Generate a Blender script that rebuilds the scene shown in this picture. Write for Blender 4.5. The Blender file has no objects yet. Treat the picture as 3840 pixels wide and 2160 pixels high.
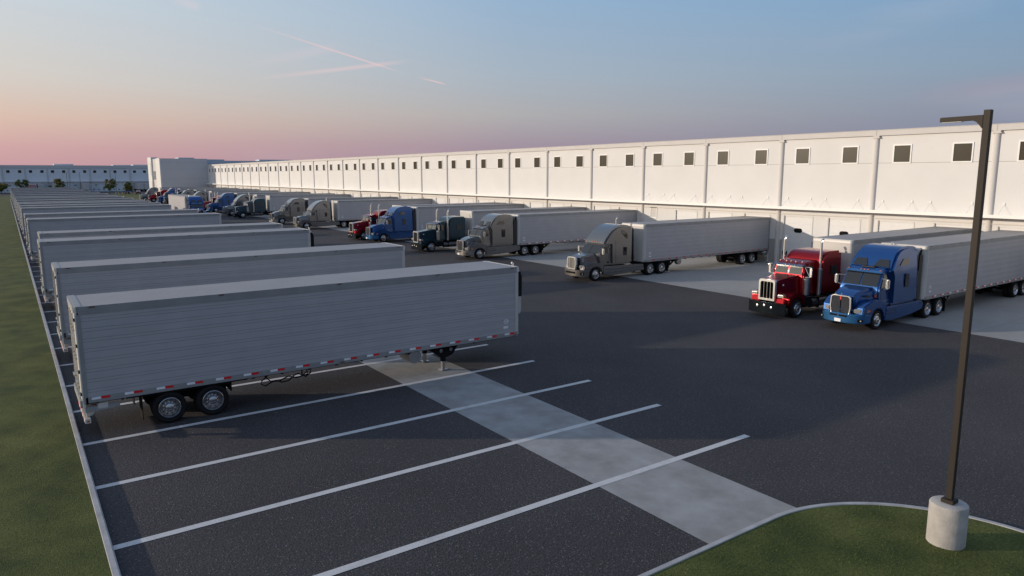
import bpy, bmesh, math, random
from mathutils import Vector, Matrix, noise
random.seed(7)
R = math.radians; PI = math.pi
scn = bpy.context.scene
C = scn.collection

# ------------------------------------------------------------------ camera
F, PITCH, ROLL, YAW = 2678.7, .1576, -.0015, .6125
CAM = Vector((-1.2033, -24.0404, 7.9702))
fw = Vector((math.sin(YAW)*math.cos(PITCH), math.cos(YAW)*math.cos(PITCH), -math.sin(PITCH)))
rt0 = Vector((math.cos(YAW), -math.sin(YAW), 0)); up0 = rt0.cross(fw)
rt = rt0*math.cos(ROLL) + up0*math.sin(ROLL); up = -rt0*math.sin(ROLL) + up0*math.cos(ROLL)
cam = bpy.data.cameras.new('camera'); co = bpy.data.objects.new('camera', cam); C.objects.link(co)
cam.sensor_width = 36; cam.lens = F/3840*36; cam.clip_start = .1; cam.clip_end = 6000
co.matrix_world = Matrix(((rt.x, up.x, -fw.x, CAM.x), (rt.y, up.y, -fw.y, CAM.y), (rt.z, up.z, -fw.z, CAM.z), (0, 0, 0, 1)))
scn.camera = co
def skydir(px, py): return (fw + rt*((px-1920)/F) - up*((py-1080)/F)).normalized()

# ------------------------------------------------------------------ materials
def srgb(r, g, b):
    f = lambda c: (c/255/12.92) if c <= 10 else ((c/255+.055)/1.055)**2.4
    return (f(r), f(g), f(b), 1)
def newmat(name):
    m = bpy.data.materials.new(name); m.use_nodes = True
    nt = m.node_tree; return m, nt, nt.nodes, nt.links, nt.nodes['Principled BSDF']
def mat(name, col, rough=.5, metal=0., coat=0., var=.12, scale=3., bump=0., bscale=40., spec=.5, coord='Object', emit=None, coatr=.05):
    m, nt, N, L, B = newmat(name)
    c = (*col[:3], 1)
    B.inputs['Roughness'].default_value = rough; B.inputs['Metallic'].default_value = metal
    B.inputs['Coat Weight'].default_value = coat; B.inputs['Coat Roughness'].default_value = coatr
    B.inputs['Specular IOR Level'].default_value = spec
    tc = N.new('ShaderNodeTexCoord')
    n = N.new('ShaderNodeTexNoise'); n.inputs['Scale'].default_value = scale; n.inputs['Detail'].default_value = 5
    L.new(tc.outputs[coord], n.inputs['Vector'])
    mr = N.new('ShaderNodeMapRange'); mr.inputs[1].default_value = .3; mr.inputs[2].default_value = .7
    mr.inputs[3].default_value = 1-var; mr.inputs[4].default_value = 1+var
    L.new(n.outputs['Fac'], mr.inputs[0])
    mx = N.new('ShaderNodeVectorMath'); mx.operation = 'SCALE'; mx.inputs[0].default_value = c[:3]
    L.new(mr.outputs[0], mx.inputs['Scale']); L.new(mx.outputs[0], B.inputs['Base Color'])
    if bump:
        n2 = N.new('ShaderNodeTexNoise'); n2.inputs['Scale'].default_value = bscale; n2.inputs['Detail'].default_value = 4
        L.new(tc.outputs[coord], n2.inputs['Vector'])
        bp = N.new('ShaderNodeBump'); bp.inputs['Strength'].default_value = bump; bp.inputs['Distance'].default_value = .02
        L.new(n2.outputs['Fac'], bp.inputs['Height']); L.new(bp.outputs[0], B.inputs['Normal'])
    if emit:
        B.inputs['Emission Color'].default_value = (*col[:3], 1); B.inputs['Emission Strength'].default_value = emit
    return m
M = {}
M['blue'] = mat('blue_paint', (.014, .080, .26), .25, .6, .5, .03)
M['gray'] = mat('grey_paint', (.185, .188, .195), .25, .75, .5, .03)
M['red'] = mat('red_paint', (.30, .003, .010), .25, .7, .35, .03)
M['teal'] = mat('teal_paint', (.010, .045, .075), .25, .6, .4, .03)
M['dgray'] = mat('dark_trim', (.02, .02, .022), .6)
M['frame'] = mat('black_frame', (.009, .009, .010), .8, spec=.15)
M['chrome'] = mat('chrome', (.80, .78, .74), .27, .8, 0, .04)
M['steel'] = mat('dull_steel', (.42, .42, .42), .33, .9, 0, .08)
M['tyre'] = mat('tyre', (.010, .010, .011), .8, var=.2, spec=.25)
M['rim'] = mat('rim_alloy', (.5, .5, .51), .25, .95, 0, .1)
M['glass'] = mat('cab_glass', (.016, .018, .02), .06, 0, 0, .02, spec=.8)
M['lamp'] = mat('headlamp_glass', (.55, .54, .5), .12, .5, .8, .1, 30)
M['amber'] = mat('amber_lens', (.6, .14, .02), .3)
M['redlens'] = mat('red_lens', (.10, .012, .01), .4)
M['amber2'] = mat('amber_marker', (.14, .045, .02), .4)
M['tr'] = mat('trailer_skin', (.42, .413, .428), .45, .1, 0, .05, 1.2)
M['trroof'] = mat('trailer_roof', (.315, .298, .295), .6, 0, 0, .06, .8)
M['trrail'] = mat('trailer_rail', (.29, .295, .295), .5, .2, 0, .07, 2)
M['trdoor'] = mat('trailer_door', (.62, .6, .56), .45, 0, 0, .05, 2)
M['trwhite'] = mat('trailer_white', (.54, .52, .49), .4, 0, 0, .04, 2)
M['groove'] = mat('panel_groove', (.31, .31, .32), .6)
M['tapew'] = mat('tape_white', (.82, .83, .85), .4)
M['taper'] = mat('tape_red', (.70, .008, .012), .4)
M['wall'] = mat('painted_precast', (.70, .69, .675), .8, var=.03, scale=.35, bump=.15, bscale=14)
M['pil'] = mat('painted_pilaster', (.60, .575, .55), .8, var=.03, scale=.8)
M['wains'] = mat('grey_wainscot', (.36, .345, .33), .85, var=.05, scale=1)
M['white'] = mat('white_trim', (.82, .81, .78), .5, var=.03)
M['door'] = mat('dock_door', (.70, .70, .70), .5, var=.02)
M['pane'] = mat('warm_reflection_pane', (.040, .034, .022), .3, 0, 0, .05, spec=.2)  # brown of the reflected warm ground put into the glass colour
M['pane2'] = mat('dark_pane', (.012, .013, .016), .2, spec=.4)
M['dark'] = mat('grille_void', (.003, .003, .003), 1, spec=.05)
M['black'] = mat('black_rubber', (.007, .007, .007), .85, spec=.15)
M['shadewall'] = mat('shade_blue_panel', (.50, .55, .60), .7, var=.04, scale=.2)  # blue tint of skylit shade put into the panel colour
M['officew'] = mat('office_panel', (.56, .545, .54), .8, var=.025, scale=.3)
M['canopy'] = mat('canopy_white', (.85, .84, .80), .5, var=.02)
M['pole'] = mat('bronze_pole', (.030, .024, .019), .6, .1, 0, .06, 2, spec=.3)
M['pedestal'] = mat('pedestal_concrete', (.39, .37, .345), .9, var=.16, scale=3.5, bump=.3, bscale=25)
M['curb'] = mat('curb_concrete', (.40, .39, .385), .9, var=.16, scale=2.2, bump=.3, bscale=30)
M['bark'] = mat('bark', (.07, .05, .035), .9)
M['leaf'] = mat('leaf', (.09, .12, .025), .7, var=.4, scale=1.2)
M['leaf2'] = mat('leaf_autumn', (.24, .17, .03), .7, var=.4, scale=1.2)
M['yellow'] = mat('yellow_paint', (.6, .42, .05), .5)
M['carred'] = mat('car_red', (.28, .03, .05), .3, .2, .6)
M['carblue'] = mat('car_blue', (.05, .10, .22), .3, .2, .6)
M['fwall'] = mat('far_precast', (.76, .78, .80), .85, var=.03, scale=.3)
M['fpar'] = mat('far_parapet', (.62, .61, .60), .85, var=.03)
M['blade'] = mat('grass_blade', (.095, .12, .022), .8, var=.3, scale=1.0)
M['seat'] = mat('beige_trim', (.42, .36, .27), .8)

def two_tone(name, c1, c2, s1, s2, rough=.9, speck=None, bump=.3, bscale=60, amp=.08, stops=(.35, .65), mid=None, stain=None, seams=None):
    m, nt, N, L, B = newmat(name)
    B.inputs['Roughness'].default_value = rough; B.inputs['Specular IOR Level'].default_value = .3
    tc = N.new('ShaderNodeTexCoord')
    a = N.new('ShaderNodeTexNoise'); a.inputs['Scale'].default_value = s1; a.inputs['Detail'].default_value = 7; a.inputs['Roughness'].default_value = .6
    L.new(tc.outputs['Object'], a.inputs['Vector'])
    r = N.new('ShaderNodeValToRGB'); r.color_ramp.elements[0].position = stops[0]; r.color_ramp.elements[1].position = stops[1]
    r.color_ramp.elements[0].color = (*c1, 1); r.color_ramp.elements[1].color = (*c2, 1)
    L.new(a.outputs['Fac'], r.inputs[0]); out = r.outputs[0]
    b = N.new('ShaderNodeTexNoise'); b.inputs['Scale'].default_value = s2; b.inputs['Detail'].default_value = 3
    L.new(tc.outputs['Object'], b.inputs['Vector'])
    mr = N.new('ShaderNodeMapRange'); mr.inputs[1].default_value = .3; mr.inputs[2].default_value = .7; mr.inputs[3].default_value = 1-amp; mr.inputs[4].default_value = 1+amp
    L.new(b.outputs['Fac'], mr.inputs[0])
    v = N.new('ShaderNodeVectorMath'); v.operation = 'SCALE'; L.new(out, v.inputs[0]); L.new(mr.outputs[0], v.inputs['Scale']); out = v.outputs[0]
    if speck:
        w = N.new('ShaderNodeTexVoronoi'); w.inputs['Scale'].default_value = speck[0]; L.new(tc.outputs['Object'], w.inputs['Vector'])
        sp = N.new('ShaderNodeSeparateColor'); L.new(w.outputs['Color'], sp.inputs[0])
        g = N.new('ShaderNodeMath'); g.operation = 'GREATER_THAN'; g.inputs[1].default_value = speck[1]; L.new(sp.outputs[0], g.inputs[0])
        lt = N.new('ShaderNodeMath'); lt.operation = 'LESS_THAN'; lt.inputs[1].default_value = .3; L.new(w.outputs['Distance'], lt.inputs[0])
        mu = N.new('ShaderNodeMath'); mu.operation = 'MULTIPLY'; L.new(g.outputs[0], mu.inputs[0]); L.new(lt.outputs[0], mu.inputs[1])
        mm = N.new('ShaderNodeMath'); mm.operation = 'MULTIPLY'; mm.inputs[1].default_value = speck[3] if len(speck) > 3 else 1; L.new(mu.outputs[0], mm.inputs[0])
        mx = N.new('ShaderNodeMix'); mx.data_type = 'RGBA'; L.new(mm.outputs[0], mx.inputs[0]); L.new(out, mx.inputs[6]); mx.inputs[7].default_value = (*speck[2], 1)
        out = mx.outputs[2]
    if seams:
        sx = N.new('ShaderNodeSeparateXYZ'); L.new(tc.outputs['Object'], sx.inputs[0]); prev = None
        for ax, (per, off) in enumerate(seams):
            if not per: continue
            ad = N.new('ShaderNodeMath'); ad.operation = 'ADD'; ad.inputs[1].default_value = off; L.new(sx.outputs[ax], ad.inputs[0])
            mo = N.new('ShaderNodeMath'); mo.operation = 'FLOORED_MODULO'; mo.inputs[1].default_value = per; L.new(ad.outputs[0], mo.inputs[0])
            l2 = N.new('ShaderNodeMath'); l2.operation = 'LESS_THAN'; l2.inputs[1].default_value = .022; L.new(mo.outputs[0], l2.inputs[0])
            if prev is None: prev = l2.outputs[0]
            else:
                q = N.new('ShaderNodeMath'); q.operation = 'MAXIMUM'; L.new(prev, q.inputs[0]); L.new(l2.outputs[0], q.inputs[1]); prev = q.outputs[0]
        q = N.new('ShaderNodeMath'); q.operation = 'MULTIPLY'; q.inputs[1].default_value = .45; L.new(prev, q.inputs[0])
        mx = N.new('ShaderNodeMix'); mx.data_type = 'RGBA'; L.new(q.outputs[0], mx.inputs[0]); L.new(out, mx.inputs[6]); mx.inputs[7].default_value = (.08, .08, .08, 1)
        out = mx.outputs[2]
    L.new(out, B.inputs['Base Color'])
    n2 = N.new('ShaderNodeTexNoise'); n2.inputs['Scale'].default_value = bscale; n2.inputs['Detail'].default_value = 3
    L.new(tc.outputs['Object'], n2.inputs['Vector'])
    bp = N.new('ShaderNodeBump'); bp.inputs['Strength'].default_value = bump; bp.inputs['Distance'].default_value = .02
    L.new(n2.outputs['Fac'], bp.inputs['Height']); L.new(bp.outputs[0], B.inputs['Normal'])
    return m
M['asphalt'] = two_tone('asphalt', (.047, .0425, .044), (.067, .061, .063), .12, 17, speck=(21, .82, (.25, .235, .235), .65), bump=1., bscale=24, amp=.42)
M['concrete'] = two_tone('concrete_strip', (.275, .262, .245), (.37, .362, .352), .8, 2.2, bump=.15, amp=.07)
M['apron'] = two_tone('concrete_apron', (.30, .29, .275), (.345, .338, .322), .2, 2, amp=.04, bump=.15, seams=((6.0, .1), (4.246, 0)))
M['grass'] = two_tone('grass', (.042, .058, .010), (.105, .114, .026), .6, 15, speck=(55, .9, (.17, .17, .035), .5), bump=.9, bscale=30, amp=.32)
M['earth'] = two_tone('field', (.045, .06, .01), (.09, .11, .03), .05, 3)
M['paint'] = two_tone('line_paint', (.50, .485, .47), (.62, .60, .58), 1.5, 25, bump=.1, stops=(.3, .5))

# ------------------------------------------------------------------ mesh helpers
class MB:
    def __init__(s): s.bm = bmesh.new(); s.mats = []
    def mi(s, m):
        if m not in s.mats: s.mats.append(m)
        return s.mats.index(m)
    def add(s, verts, faces, m, smooth=False):
        i = s.mi(m); vs = [s.bm.verts.new(v) for v in verts]; out = []
        for f in faces:
            try: fc = s.bm.faces.new([vs[k] for k in f])
            except ValueError: continue
            fc.material_index = i; fc.smooth = smooth; out.append(fc)
        return vs, out
    def box(s, x0, x1, y0, y1, z0, z1, m, bev=0):
        v = [(x, y, z) for x in (x0, x1) for y in (y0, y1) for z in (z0, z1)]
        f = [(0, 1, 3, 2), (4, 6, 7, 5), (0, 4, 5, 1), (2, 3, 7, 6), (0, 2, 6, 4), (1, 5, 7, 3)]
        if bev:
            t = bmesh.new(); vs = [t.verts.new(q) for q in v]
            for q in f: t.faces.new([vs[k] for k in q])
            bmesh.ops.bevel(t, geom=t.edges[:], offset=bev, segments=2, affect='EDGES', clamp_overlap=True)
            s.merge(t, m, True); return
        s.add(v, f, m)
    def merge(s, t, m, smooth=False, fn=None):
        t.verts.ensure_lookup_table(); t.verts.index_update()
        bmesh.ops.recalc_face_normals(t, faces=t.faces[:])
        vs = [(fn(*v.co) if fn else tuple(v.co)) for v in t.verts]
        s.add(vs, [[v.index for v in f.verts] for f in t.faces], m, smooth); t.free()
    def prism(s, pts, d0, d1, m, axis='y', bev=0, seg=2, fn=None, smooth=True, ang=25):
        t = bmesh.new()
        def P3(a, b, c): return {'y': (a, c, b), 'z': (a, b, c), 'x': (c, a, b)}[axis]
        A = [t.verts.new(P3(a, b, d0)) for a, b in pts]; B = [t.verts.new(P3(a, b, d1)) for a, b in pts]
        n = len(pts)
        for i in range(n): t.faces.new((A[i], A[(i+1) % n], B[(i+1) % n], B[i]))
        t.faces.new(A[::-1]); t.faces.new(B)
        bmesh.ops.recalc_face_normals(t, faces=t.faces[:])
        if bev:
            ed = [e for e in t.edges if len(e.link_faces) == 2 and e.calc_face_angle(0) > R(ang)]
            bmesh.ops.bevel(t, geom=ed, offset=bev, segments=seg, affect='EDGES', clamp_overlap=True)
        s.merge(t, m, smooth, fn)
    def ring(s, pts, k, x0, x1, m, cz):
        n = len(pts); inn = [(y*k, cz+(z-cz)*k) for y, z in pts]
        v = [(x0, y, z) for y, z in pts]+[(x0, y, z) for y, z in inn]+[(x1, y, z) for y, z in pts]+[(x1, y, z) for y, z in inn]; f = []
        for i in range(n):
            j = (i+1) % n
            f += [(i, j, n+j, n+i), (i, j, 2*n+j, 2*n+i), (n+i, n+j, 3*n+j, 3*n+i)]
        s.add(v, f, m)
    def tube(s, pts, r, m, n=8, cap=True):
        pts = [Vector(p) for p in pts]; rings = []
        rr = r if isinstance(r, (list, tuple)) else [r]*len(pts)
        for i, p in enumerate(pts):
            d = (pts[min(i+1, len(pts)-1)] - pts[max(i-1, 0)]).normalized()
            a = d.cross(Vector((0, 0, 1)) if abs(d.z) < .9 else Vector((1, 0, 0))).normalized(); b = d.cross(a)
            rings.append([p + a*math.cos(t)*rr[i] + b*math.sin(t)*rr[i] for t in [2*PI*k/n for k in range(n)]])
        v = [q for g in rings for q in g]; f = []
        for i in range(len(pts)-1):
            for k in range(n): f.append((i*n+k, i*n+(k+1) % n, (i+1)*n+(k+1) % n, (i+1)*n+k))
        if cap: f += [tuple(range(n))[::-1], tuple(range((len(pts)-1)*n, len(pts)*n))]
        s.add(v, f, m, True)
    def lathe(s, prof, m, o=(0, 0, 0), axis='y', n=28, cap=True):
        v = []; f = []
        for r, h in prof:
            for k in range(n):
                a = 2*PI*k/n; c, q = r*math.cos(a), r*math.sin(a)
                v.append({'y': (o[0]+c, o[1]+h, o[2]+q), 'z': (o[0]+c, o[1]+q, o[2]+h), 'x': (o[0]+h, o[1]+c, o[2]+q)}[axis])
        for i in range(len(prof)-1):
            for k in range(n): f.append((i*n+k, i*n+(k+1) % n, (i+1)*n+(k+1) % n, (i+1)*n+k))
        if cap: f += [tuple(range(n)), tuple(range((len(prof)-1)*n, len(prof)*n))]
        s.add(v, f, m, True)
    def panel(s, pts, th, m, off=.006):
        p = [Vector(q) for q in pts]; nrm = (p[1]-p[0]).cross(p[2]-p[0]).normalized(); n = len(p)
        v = [q+nrm*off for q in p] + [q-nrm*th for q in p]
        s.add(v, [tuple(range(n)), tuple(range(n, 2*n))[::-1]] + [(i, i+n, (i+1) % n+n, (i+1) % n) for i in range(n)], m)
    def build(s, name, parent=None, sharp=32):
        bmesh.ops.recalc_face_normals(s.bm, faces=s.bm.faces[:])
        me = bpy.data.meshes.new(name); s.bm.to_mesh(me); s.bm.free()
        for m in s.mats: me.materials.append(M[m])
        me.set_sharp_from_angle(angle=R(sharp))
        o = bpy.data.objects.new(name, me); C.objects.link(o)
        if parent: o.parent = parent
        return o
def mir(pts): return [(x, -y, z) for x, y, z in pts][::-1]
def tag(o, label, cat, group=None):
    o['label'] = label; o['category'] = cat
    if group: o['group'] = group
    return o
def empty(name): 
    o = bpy.data.objects.new(name, None); C.objects.link(o); return o
def kids(o): return KIDS.get(o.name) or [c for c in bpy.data.objects if c.parent == o]
KIDS = {}
def dup(o, parent=None):
    if o.name not in KIDS: KIDS[o.name] = [c for c in bpy.data.objects if c.parent == o]
    c = o.copy(); C.objects.link(c); c.parent = parent
    for k in KIDS[o.name]: dup(k, c)
    return c
used = set()
def place(proto, x, y, rz=0, label=None, cat=None, group=None, z=0):
    o = proto if proto.name not in used else dup(proto)
    if proto.name not in KIDS: KIDS[proto.name] = [c for c in bpy.data.objects if c.parent == proto]
    used.add(proto.name)
    o.location = (x, y, z); o.rotation_euler = (0, 0, rz)
    tag(o, label, cat, group); return o
def struct(mb, name, kind='structure'):
    o = mb.build(name); o['kind'] = kind; return o

# ------------------------------------------------------------------ wheels
def wheel(parent, x, y, side, wide=False, r=.52, lug=True, dark=False):
    """side: -1 outer face towards -y, +1 towards +y; y is the outer face"""
    w = .60 if wide else .29
    s = side
    t = MB()
    P = [(r*.655, 0), (r*.67, .02), (r*.86, .0), (r*.96, .03), (r, .07), (r, .13), (r-.02, .145), (r, .16), (r, w-.07 if not wide else .24), (r*.95, .29)]
    if wide: P += [(r*.7, .30), (r*.7, .31), (r*.95, .33), (r, .37), (r, .53), (r*.95, .6), (r*.5, .6)]
    else: P += [(r*.5, .29)]
    t.lathe([(a, -s*h) for a, h in P], 'tyre', (x, y, r), n=36, cap=False)
    o = t.build('wheel', parent)
    q = MB(); m = 'rim'
    if wide: pr = [(r*.66, .005), (r*.63, -.004), (r*.60, .02), (r*.575, .09), (r*.53, .13), (r*.32, .14), (r*.29, .10), (r*.25, .02), (r*.17, 0), (.001, -.005)]
    else: pr = [(r*.66, .0), (r*.63, -.01), (r*.59, .02), (r*.56, .06), (r*.50, .05), (r*.42, -.0), (r*.30, -.02), (r*.22, -.02), (r*.19, -.05), (r*.1, -.07), (.001, -.07)]
    q.lathe([(a, -s*h) for a, h in pr], m, (x, y, r), n=28, cap=False)
    if lug:
        hh = .15 if wide else .005
        for k in range(10):
            a = 2*PI*k/10
            rr = r*.44 if wide else r*.47
            q.lathe([(.019, 0), (.019, -s*.02)], 'black', (x+rr*math.cos(a), y - s*(hh-.02) if wide else y-s*(.025), r+rr*math.sin(a)), n=8)
            a += .31; rr = r*.33 if wide else r*.27
            q.lathe([(.018, 0), (.018, s*.03), (.008, s*.035)], 'chrome', (x+rr*math.cos(a), y - s*(hh) if wide else y+s*.015, r+rr*math.sin(a)), n=6)
    q.build('rim', o)
    return o

# ------------------------------------------------------------------ trailer (rear at x=0, front at +x)
def make_trailer(L, reefer, hoses=False, redonly=False):
    T = empty('semi_trailer'); H = 1.29; Z0, Z1 = 1.10, 4.08
    b = MB()
    # side skins with real grooves
    zs = []; z = 1.42
    while z < 3.80: zs += [z, z+.095]; z += .315
    for s in (-1, 1):
        prof = [(Z0+.17, 0)]
        for g in zs: prof += [(g, 0), (g+.003, 1), (g+.011, 1), (g+.014, 0)]
        prof.append((3.86, 0))
        v = []; f = []
        for zz, d in prof:
            yy = s*(H - d*.008); v += [(.10, yy, zz), (L-.14, yy, zz)]
        i0 = b.mi('tr'); 
        vs, fs = b.add(v, [(2*i, 2*i+1, 2*i+3, 2*i+2) for i in range(len(prof)-1)], 'tr')
        gi = b.mi('groove')
        for i, fc in enumerate(fs):
            if prof[i][1] or prof[i+1][1]: fc.material_index = gi
    b.box(.08, L-.10, -H+.03, H-.03, Z0+.06, 3.9, 'tr')
    b.build('body', T)
    # front wall with rounded corners
    b = MB(); r = .16; pts = []
    for k in range(5): a = PI/2*k/4; pts.append((L-r+r*math.sin(a), H-r+r*math.cos(a)))
    pts = [(L-.15, H)] + pts + [(x, -y) for x, y in pts[::-1]] + [(L-.15, -H)]
    b.prism(pts, Z0+.05, Z1-.16, 'trwhite', axis='z'); b.build('front_wall', T)
    b = MB(); b.prism([(.02, H-.04), (L-.14, H-.04), (L-.02, H-.17), (L-.02, -H+.17), (L-.14, -H+.04), (.02, -H+.04)], 3.95, Z1, 'trroof', axis='z'); 
    b.box(.0, .16, -H+.01, H-.01, 3.9, Z1+.012, 'trrail'); b.build('roof', T)
    b = MB()
    for s in (-1, 1): b.box(.06, L-.13, s*H if s > 0 else -H-.012, s*H+.012 if s > 0 else -H, 3.84, Z1+.008, 'trrail')
    b.prism([(.02, Z1-.2), (.02, Z1)][:0] or [(L-.16, 3.86), (L+.012, 3.86), (L+.012, 4.02), (L-.03, Z1+.01), (L-.16, Z1+.01)], -H+.1, H-.1, 'trwhite', bev=.02)
    for s in (-1, 1): b.lathe([(.165, 3.86), (.165, 4.03), (.13, Z1+.006), (.02, Z1+.008)], 'trwhite', (L-.15, s*(H-.15), 0), 'z', n=20)
    b.build('top_rail', T)
    b = MB()
    for s in (-1, 1):
        y0, y1 = (H, H+.016) if s > 0 else (-H-.016, -H)
        b.box(.05, L-.13, y0, y1, Z0, Z0+.18, 'trrail')
        b.box(.0, .11, y0, y1, Z0, 3.84, 'trrail'); b.box(L-.24, L-.13, y0+.003*s, y1-.004*s, Z0+.18, 3.84, 'trwhite')
    b.box(.05, L-.2, -H, H, Z0-.02, Z0+.05, 'frame')
    b.box(L-.16, L-.03, -H+.1, H-.1, Z0-.01, Z0+.1, 'trrail')
    b.build('bottom_rail', T)
    # reflective tape
    for s in (-1, 1):
        y0, y1 = (H+.017, H+.02) if s > 0 else (-H-.02, -H-.017)
        for k in range(19):
            x = .2+k*.9
            if x > L-.7: break
            b = MB()
            if not redonly: b.box(x, x+.25, y0, y1, Z0+.09, Z0+.165, 'tapew')
            b.box(x+.25, x+.5, y0, y1, Z0+.09, Z0+.165, 'taper')
            b.build('reflective_tape', T)
    # rear frame and doors
    b = MB()
    b.box(-.035, .02, -H-.0, -H+.07, Z0-.15, Z1, 'trdoor'); b.box(-.035, .02, H-.07, H, Z0-.15, Z1, 'trdoor')
    b.box(-.06, .02, -H+.10, H-.10, Z1-.18, Z1, 'trrail'); b.box(-.10, .02, -H+.10, H-.10, Z0-.15, Z0+.08, 'trrail')
    for s in (-1, 1): b.prism([(.0, .98), (.95, .98), (.95, .86), (.5, .82), (.02, .8)], s*(H-.03)-.02, s*(H-.03)+.02, 'trrail')
    b.build('rear_frame', T)
    for s in (-1, 1):
        d = MB(); y0, y1 = sorted((s*.01, s*(H-.07)))
        d.box(-.045, .01, y0, y1, Z0+.09, Z1-.19, 'trdoor', .008)
        dd = d.build('rear_door', T)
        h = MB()
        for zz in (1.35, 2.05, 2.85, 3.65): h.box(-.07, -.03, *(sorted((s*(H-.13), s*(H-.01)))), zz, zz+.09, 'black')
        h.build('hinge', dd)
        h = MB()
        for yy in (s*.28, s*.85):
            h.tube([(-.062, yy, Z0+.05), (-.062, yy, Z1-.22)], .013, 'chrome', 6)
            for zz in (1.5, 2.4, 3.3): h.box(-.078, -.045, yy-.03, yy+.03, zz, zz+.05, 'steel')
        h.box(-.12, -.05, *sorted((s*.3, s*.75)), 1.62, 1.66, 'steel'); h.build('lock_rod', dd)
    b = MB()
    for s in (-1, 1): b.prism([(.05, .98), (.42, .98), (.22, .62), (.05, .58)], s*.95-.03, s*.95+.03, 'trwhite')
    b.box(-.02, .14, -1.22, 1.22, .44, .58, 'trwhite', .012); o = b.build('rear_guard', T)
    b = MB()
    for k in range(8):
        y = -1.2+k*.3; b.box(-.026, -.021, y, y+.3, .47, .55, 'taper' if k % 2 else 'tapew')
    for s in (-1, 1): b.box(.03, .10, s*1.222-.004, s*1.222+.004, .48, .54, 'amber')
    b.build('guard_tape', o)
    for s in (-1, 1):
        b = MB(); b.box(.35, .62, *sorted((s*(H-.04), s*(H-.005))), .88, 1.04, 'trwhite')
        b.box(.18, .32, *sorted((s*(H), s*(H+.02))), 1.02, 1.05, 'redlens'); b.build('tail_bracket', T)
        for xx, zz, mm in ((.35, 4.04, 'redlens'), (L*.5, 4.04, 'amber'), (L-.5, 4.04, 'amber'), (L*.25, 4.04, 'redlens'), (L*.75, 4.04, 'amber'), (L-.35, 1.13, 'amber'), (L*.5, 1.13, 'amber')):
            if xx in (.35, L*.5, L-.5) or True:
                b = MB(); b.box(xx, xx+.16, *sorted((s*(H+.010), s*(H+.035))), zz, zz+.03, mm if mm == 'redlens' else 'amber2'); b.build('marker_light', T)
    # running gear
    b = MB()
    for s in (-1, 1): b.box(1.2, 5.0, s*.55-.06, s*.55+.06, .86, 1.08, 'frame'); b.box(6, L-1, s*.5-.04, s*.5+.04, 1.0, 1.09, 'frame')
    for x in (2.35, 3.68):
        b.tube([(x, -1.0, .52), (x, 1.0, .52)], .075, 'frame', 10)
        for s in (-1, 1): b.box(x-.35, x+.35, s*.55-.05, s*.55+.05, .6, .86, 'frame')
    for k in range(14): b.box(1.0+k*1.0, 1.08+k*1.0, -1.2, 1.2, 1.02, 1.09, 'frame')
    b.build('chassis', T)
    for x in (2.35, 3.68):
        for s in (-1, 1): wheel(T, x, s*1.28, s, True)
    for x in (1.55,):
        for s in (-1, 1):
            b = MB(); b.box(x, x+.025, *sorted((s*.66, s*1.27)), .25, 1.0, 'black'); b.build('mud_flap', T)
    for s in (-1, 1):   # mud wings above the tandem
        b = MB(); b.box(1.62, 4.30, *sorted((s*.6, s*(H-.03))), 1.02, 1.09, 'black')
        b.box(4.26, 4.30, *sorted((s*.62, s*(H-.03))), .74, 1.02, 'black'); b.box(1.75, 4.26, *sorted((s*.60, s*.63)), .62, 1.02, 'black'); b.build('wheel_housing', T)
    # landing gear
    xl = 12.75
    for s in (-1, 1):
        b = MB()
        b.prism([(xl-.92, 1.10), (xl+.72, 1.10), (xl+.42, .66), (xl+.14, .56), (xl-.14, .56), (xl-.26, .64)], *sorted((s*.86, s*.92)), 'frame')
        for q in (-.16, .30): b.lathe([(.075, 0), (.075, s*.03), (.02, s*.035)], 'rim', (xl+q, s*.925, .86), n=10)
        b.box(xl-.08, xl+.08, *sorted((s*.72, s*.88)), .38, 1.05, 'frame')
        b.box(xl-.062, xl+.062, *sorted((s*.735, s*.865)), .06, .40, 'steel'); b.box(xl-.15, xl+.15, *sorted((s*.65, s*.95)), .0, .05, 'steel')
        b.build('landing_leg', T)
    b = MB(); b.tube([(xl, -.8, .8), (xl, .8, .8)], .03, 'frame'); 
    b.build('cross_brace', T)
    if not redonly:
        b = MB(); b.lathe([(.02, 0), (.27, 0), (.29, .03), (.29, .85), (.27, .88), (.02, .88)], 'steel', (xl-1.35, -.95, .80), n=24); b.build('round_tank', T)
    else:
        b = MB(); b.lathe([(.02, 0), (.25, 0), (.27, .03), (.27, .30), (.25, .33), (.02, .33)], 'steel', (xl-1.0, .8, .86), n=24)
        b.box(xl-1.3, xl-.6, .5, 1.0, 1.0, 1.08, 'frame'); b.build('round_tank', T)
    if hoses:
        b = MB()
        def arc(pts, r=.024): b.tube([(x-HX, y, z) for x, y, z in pts], r, 'black', 6)
        HX = .55
        arc([(6.1, -1.22, 1.10), (6.0, -1.22, 1.0), (5.86, -1.22, .9), (5.84, -1.22, .78), (5.98, -1.22, .70), (6.15, -1.22, .78), (6.35, -1.22, .84), (6.55, -1.22, .74), (6.8, -1.22, .76), (7.0, -1.22, .92), (7.15, -1.22, .96), (7.3, -1.22, .86), (7.45, -1.22, .98), (7.46, -1.22, 1.10)])
        arc([(5.95, -1.15, 1.1), (6.08, -1.15, .92), (6.2, -1.15, .80), (6.5, -1.15, .78), (6.8, -1.15, .90), (7.1, -1.15, .80), (7.5, -1.15, .86), (7.55, -1.15, 1.09)])
        arc([(7.3, -1.15, 1.08), (7.3, -1.15, .90), (7.42, -1.15, .78), (7.62, -1.15, .90), (7.64, -1.15, 1.09)])
        b.build('air_hose', T)
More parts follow.
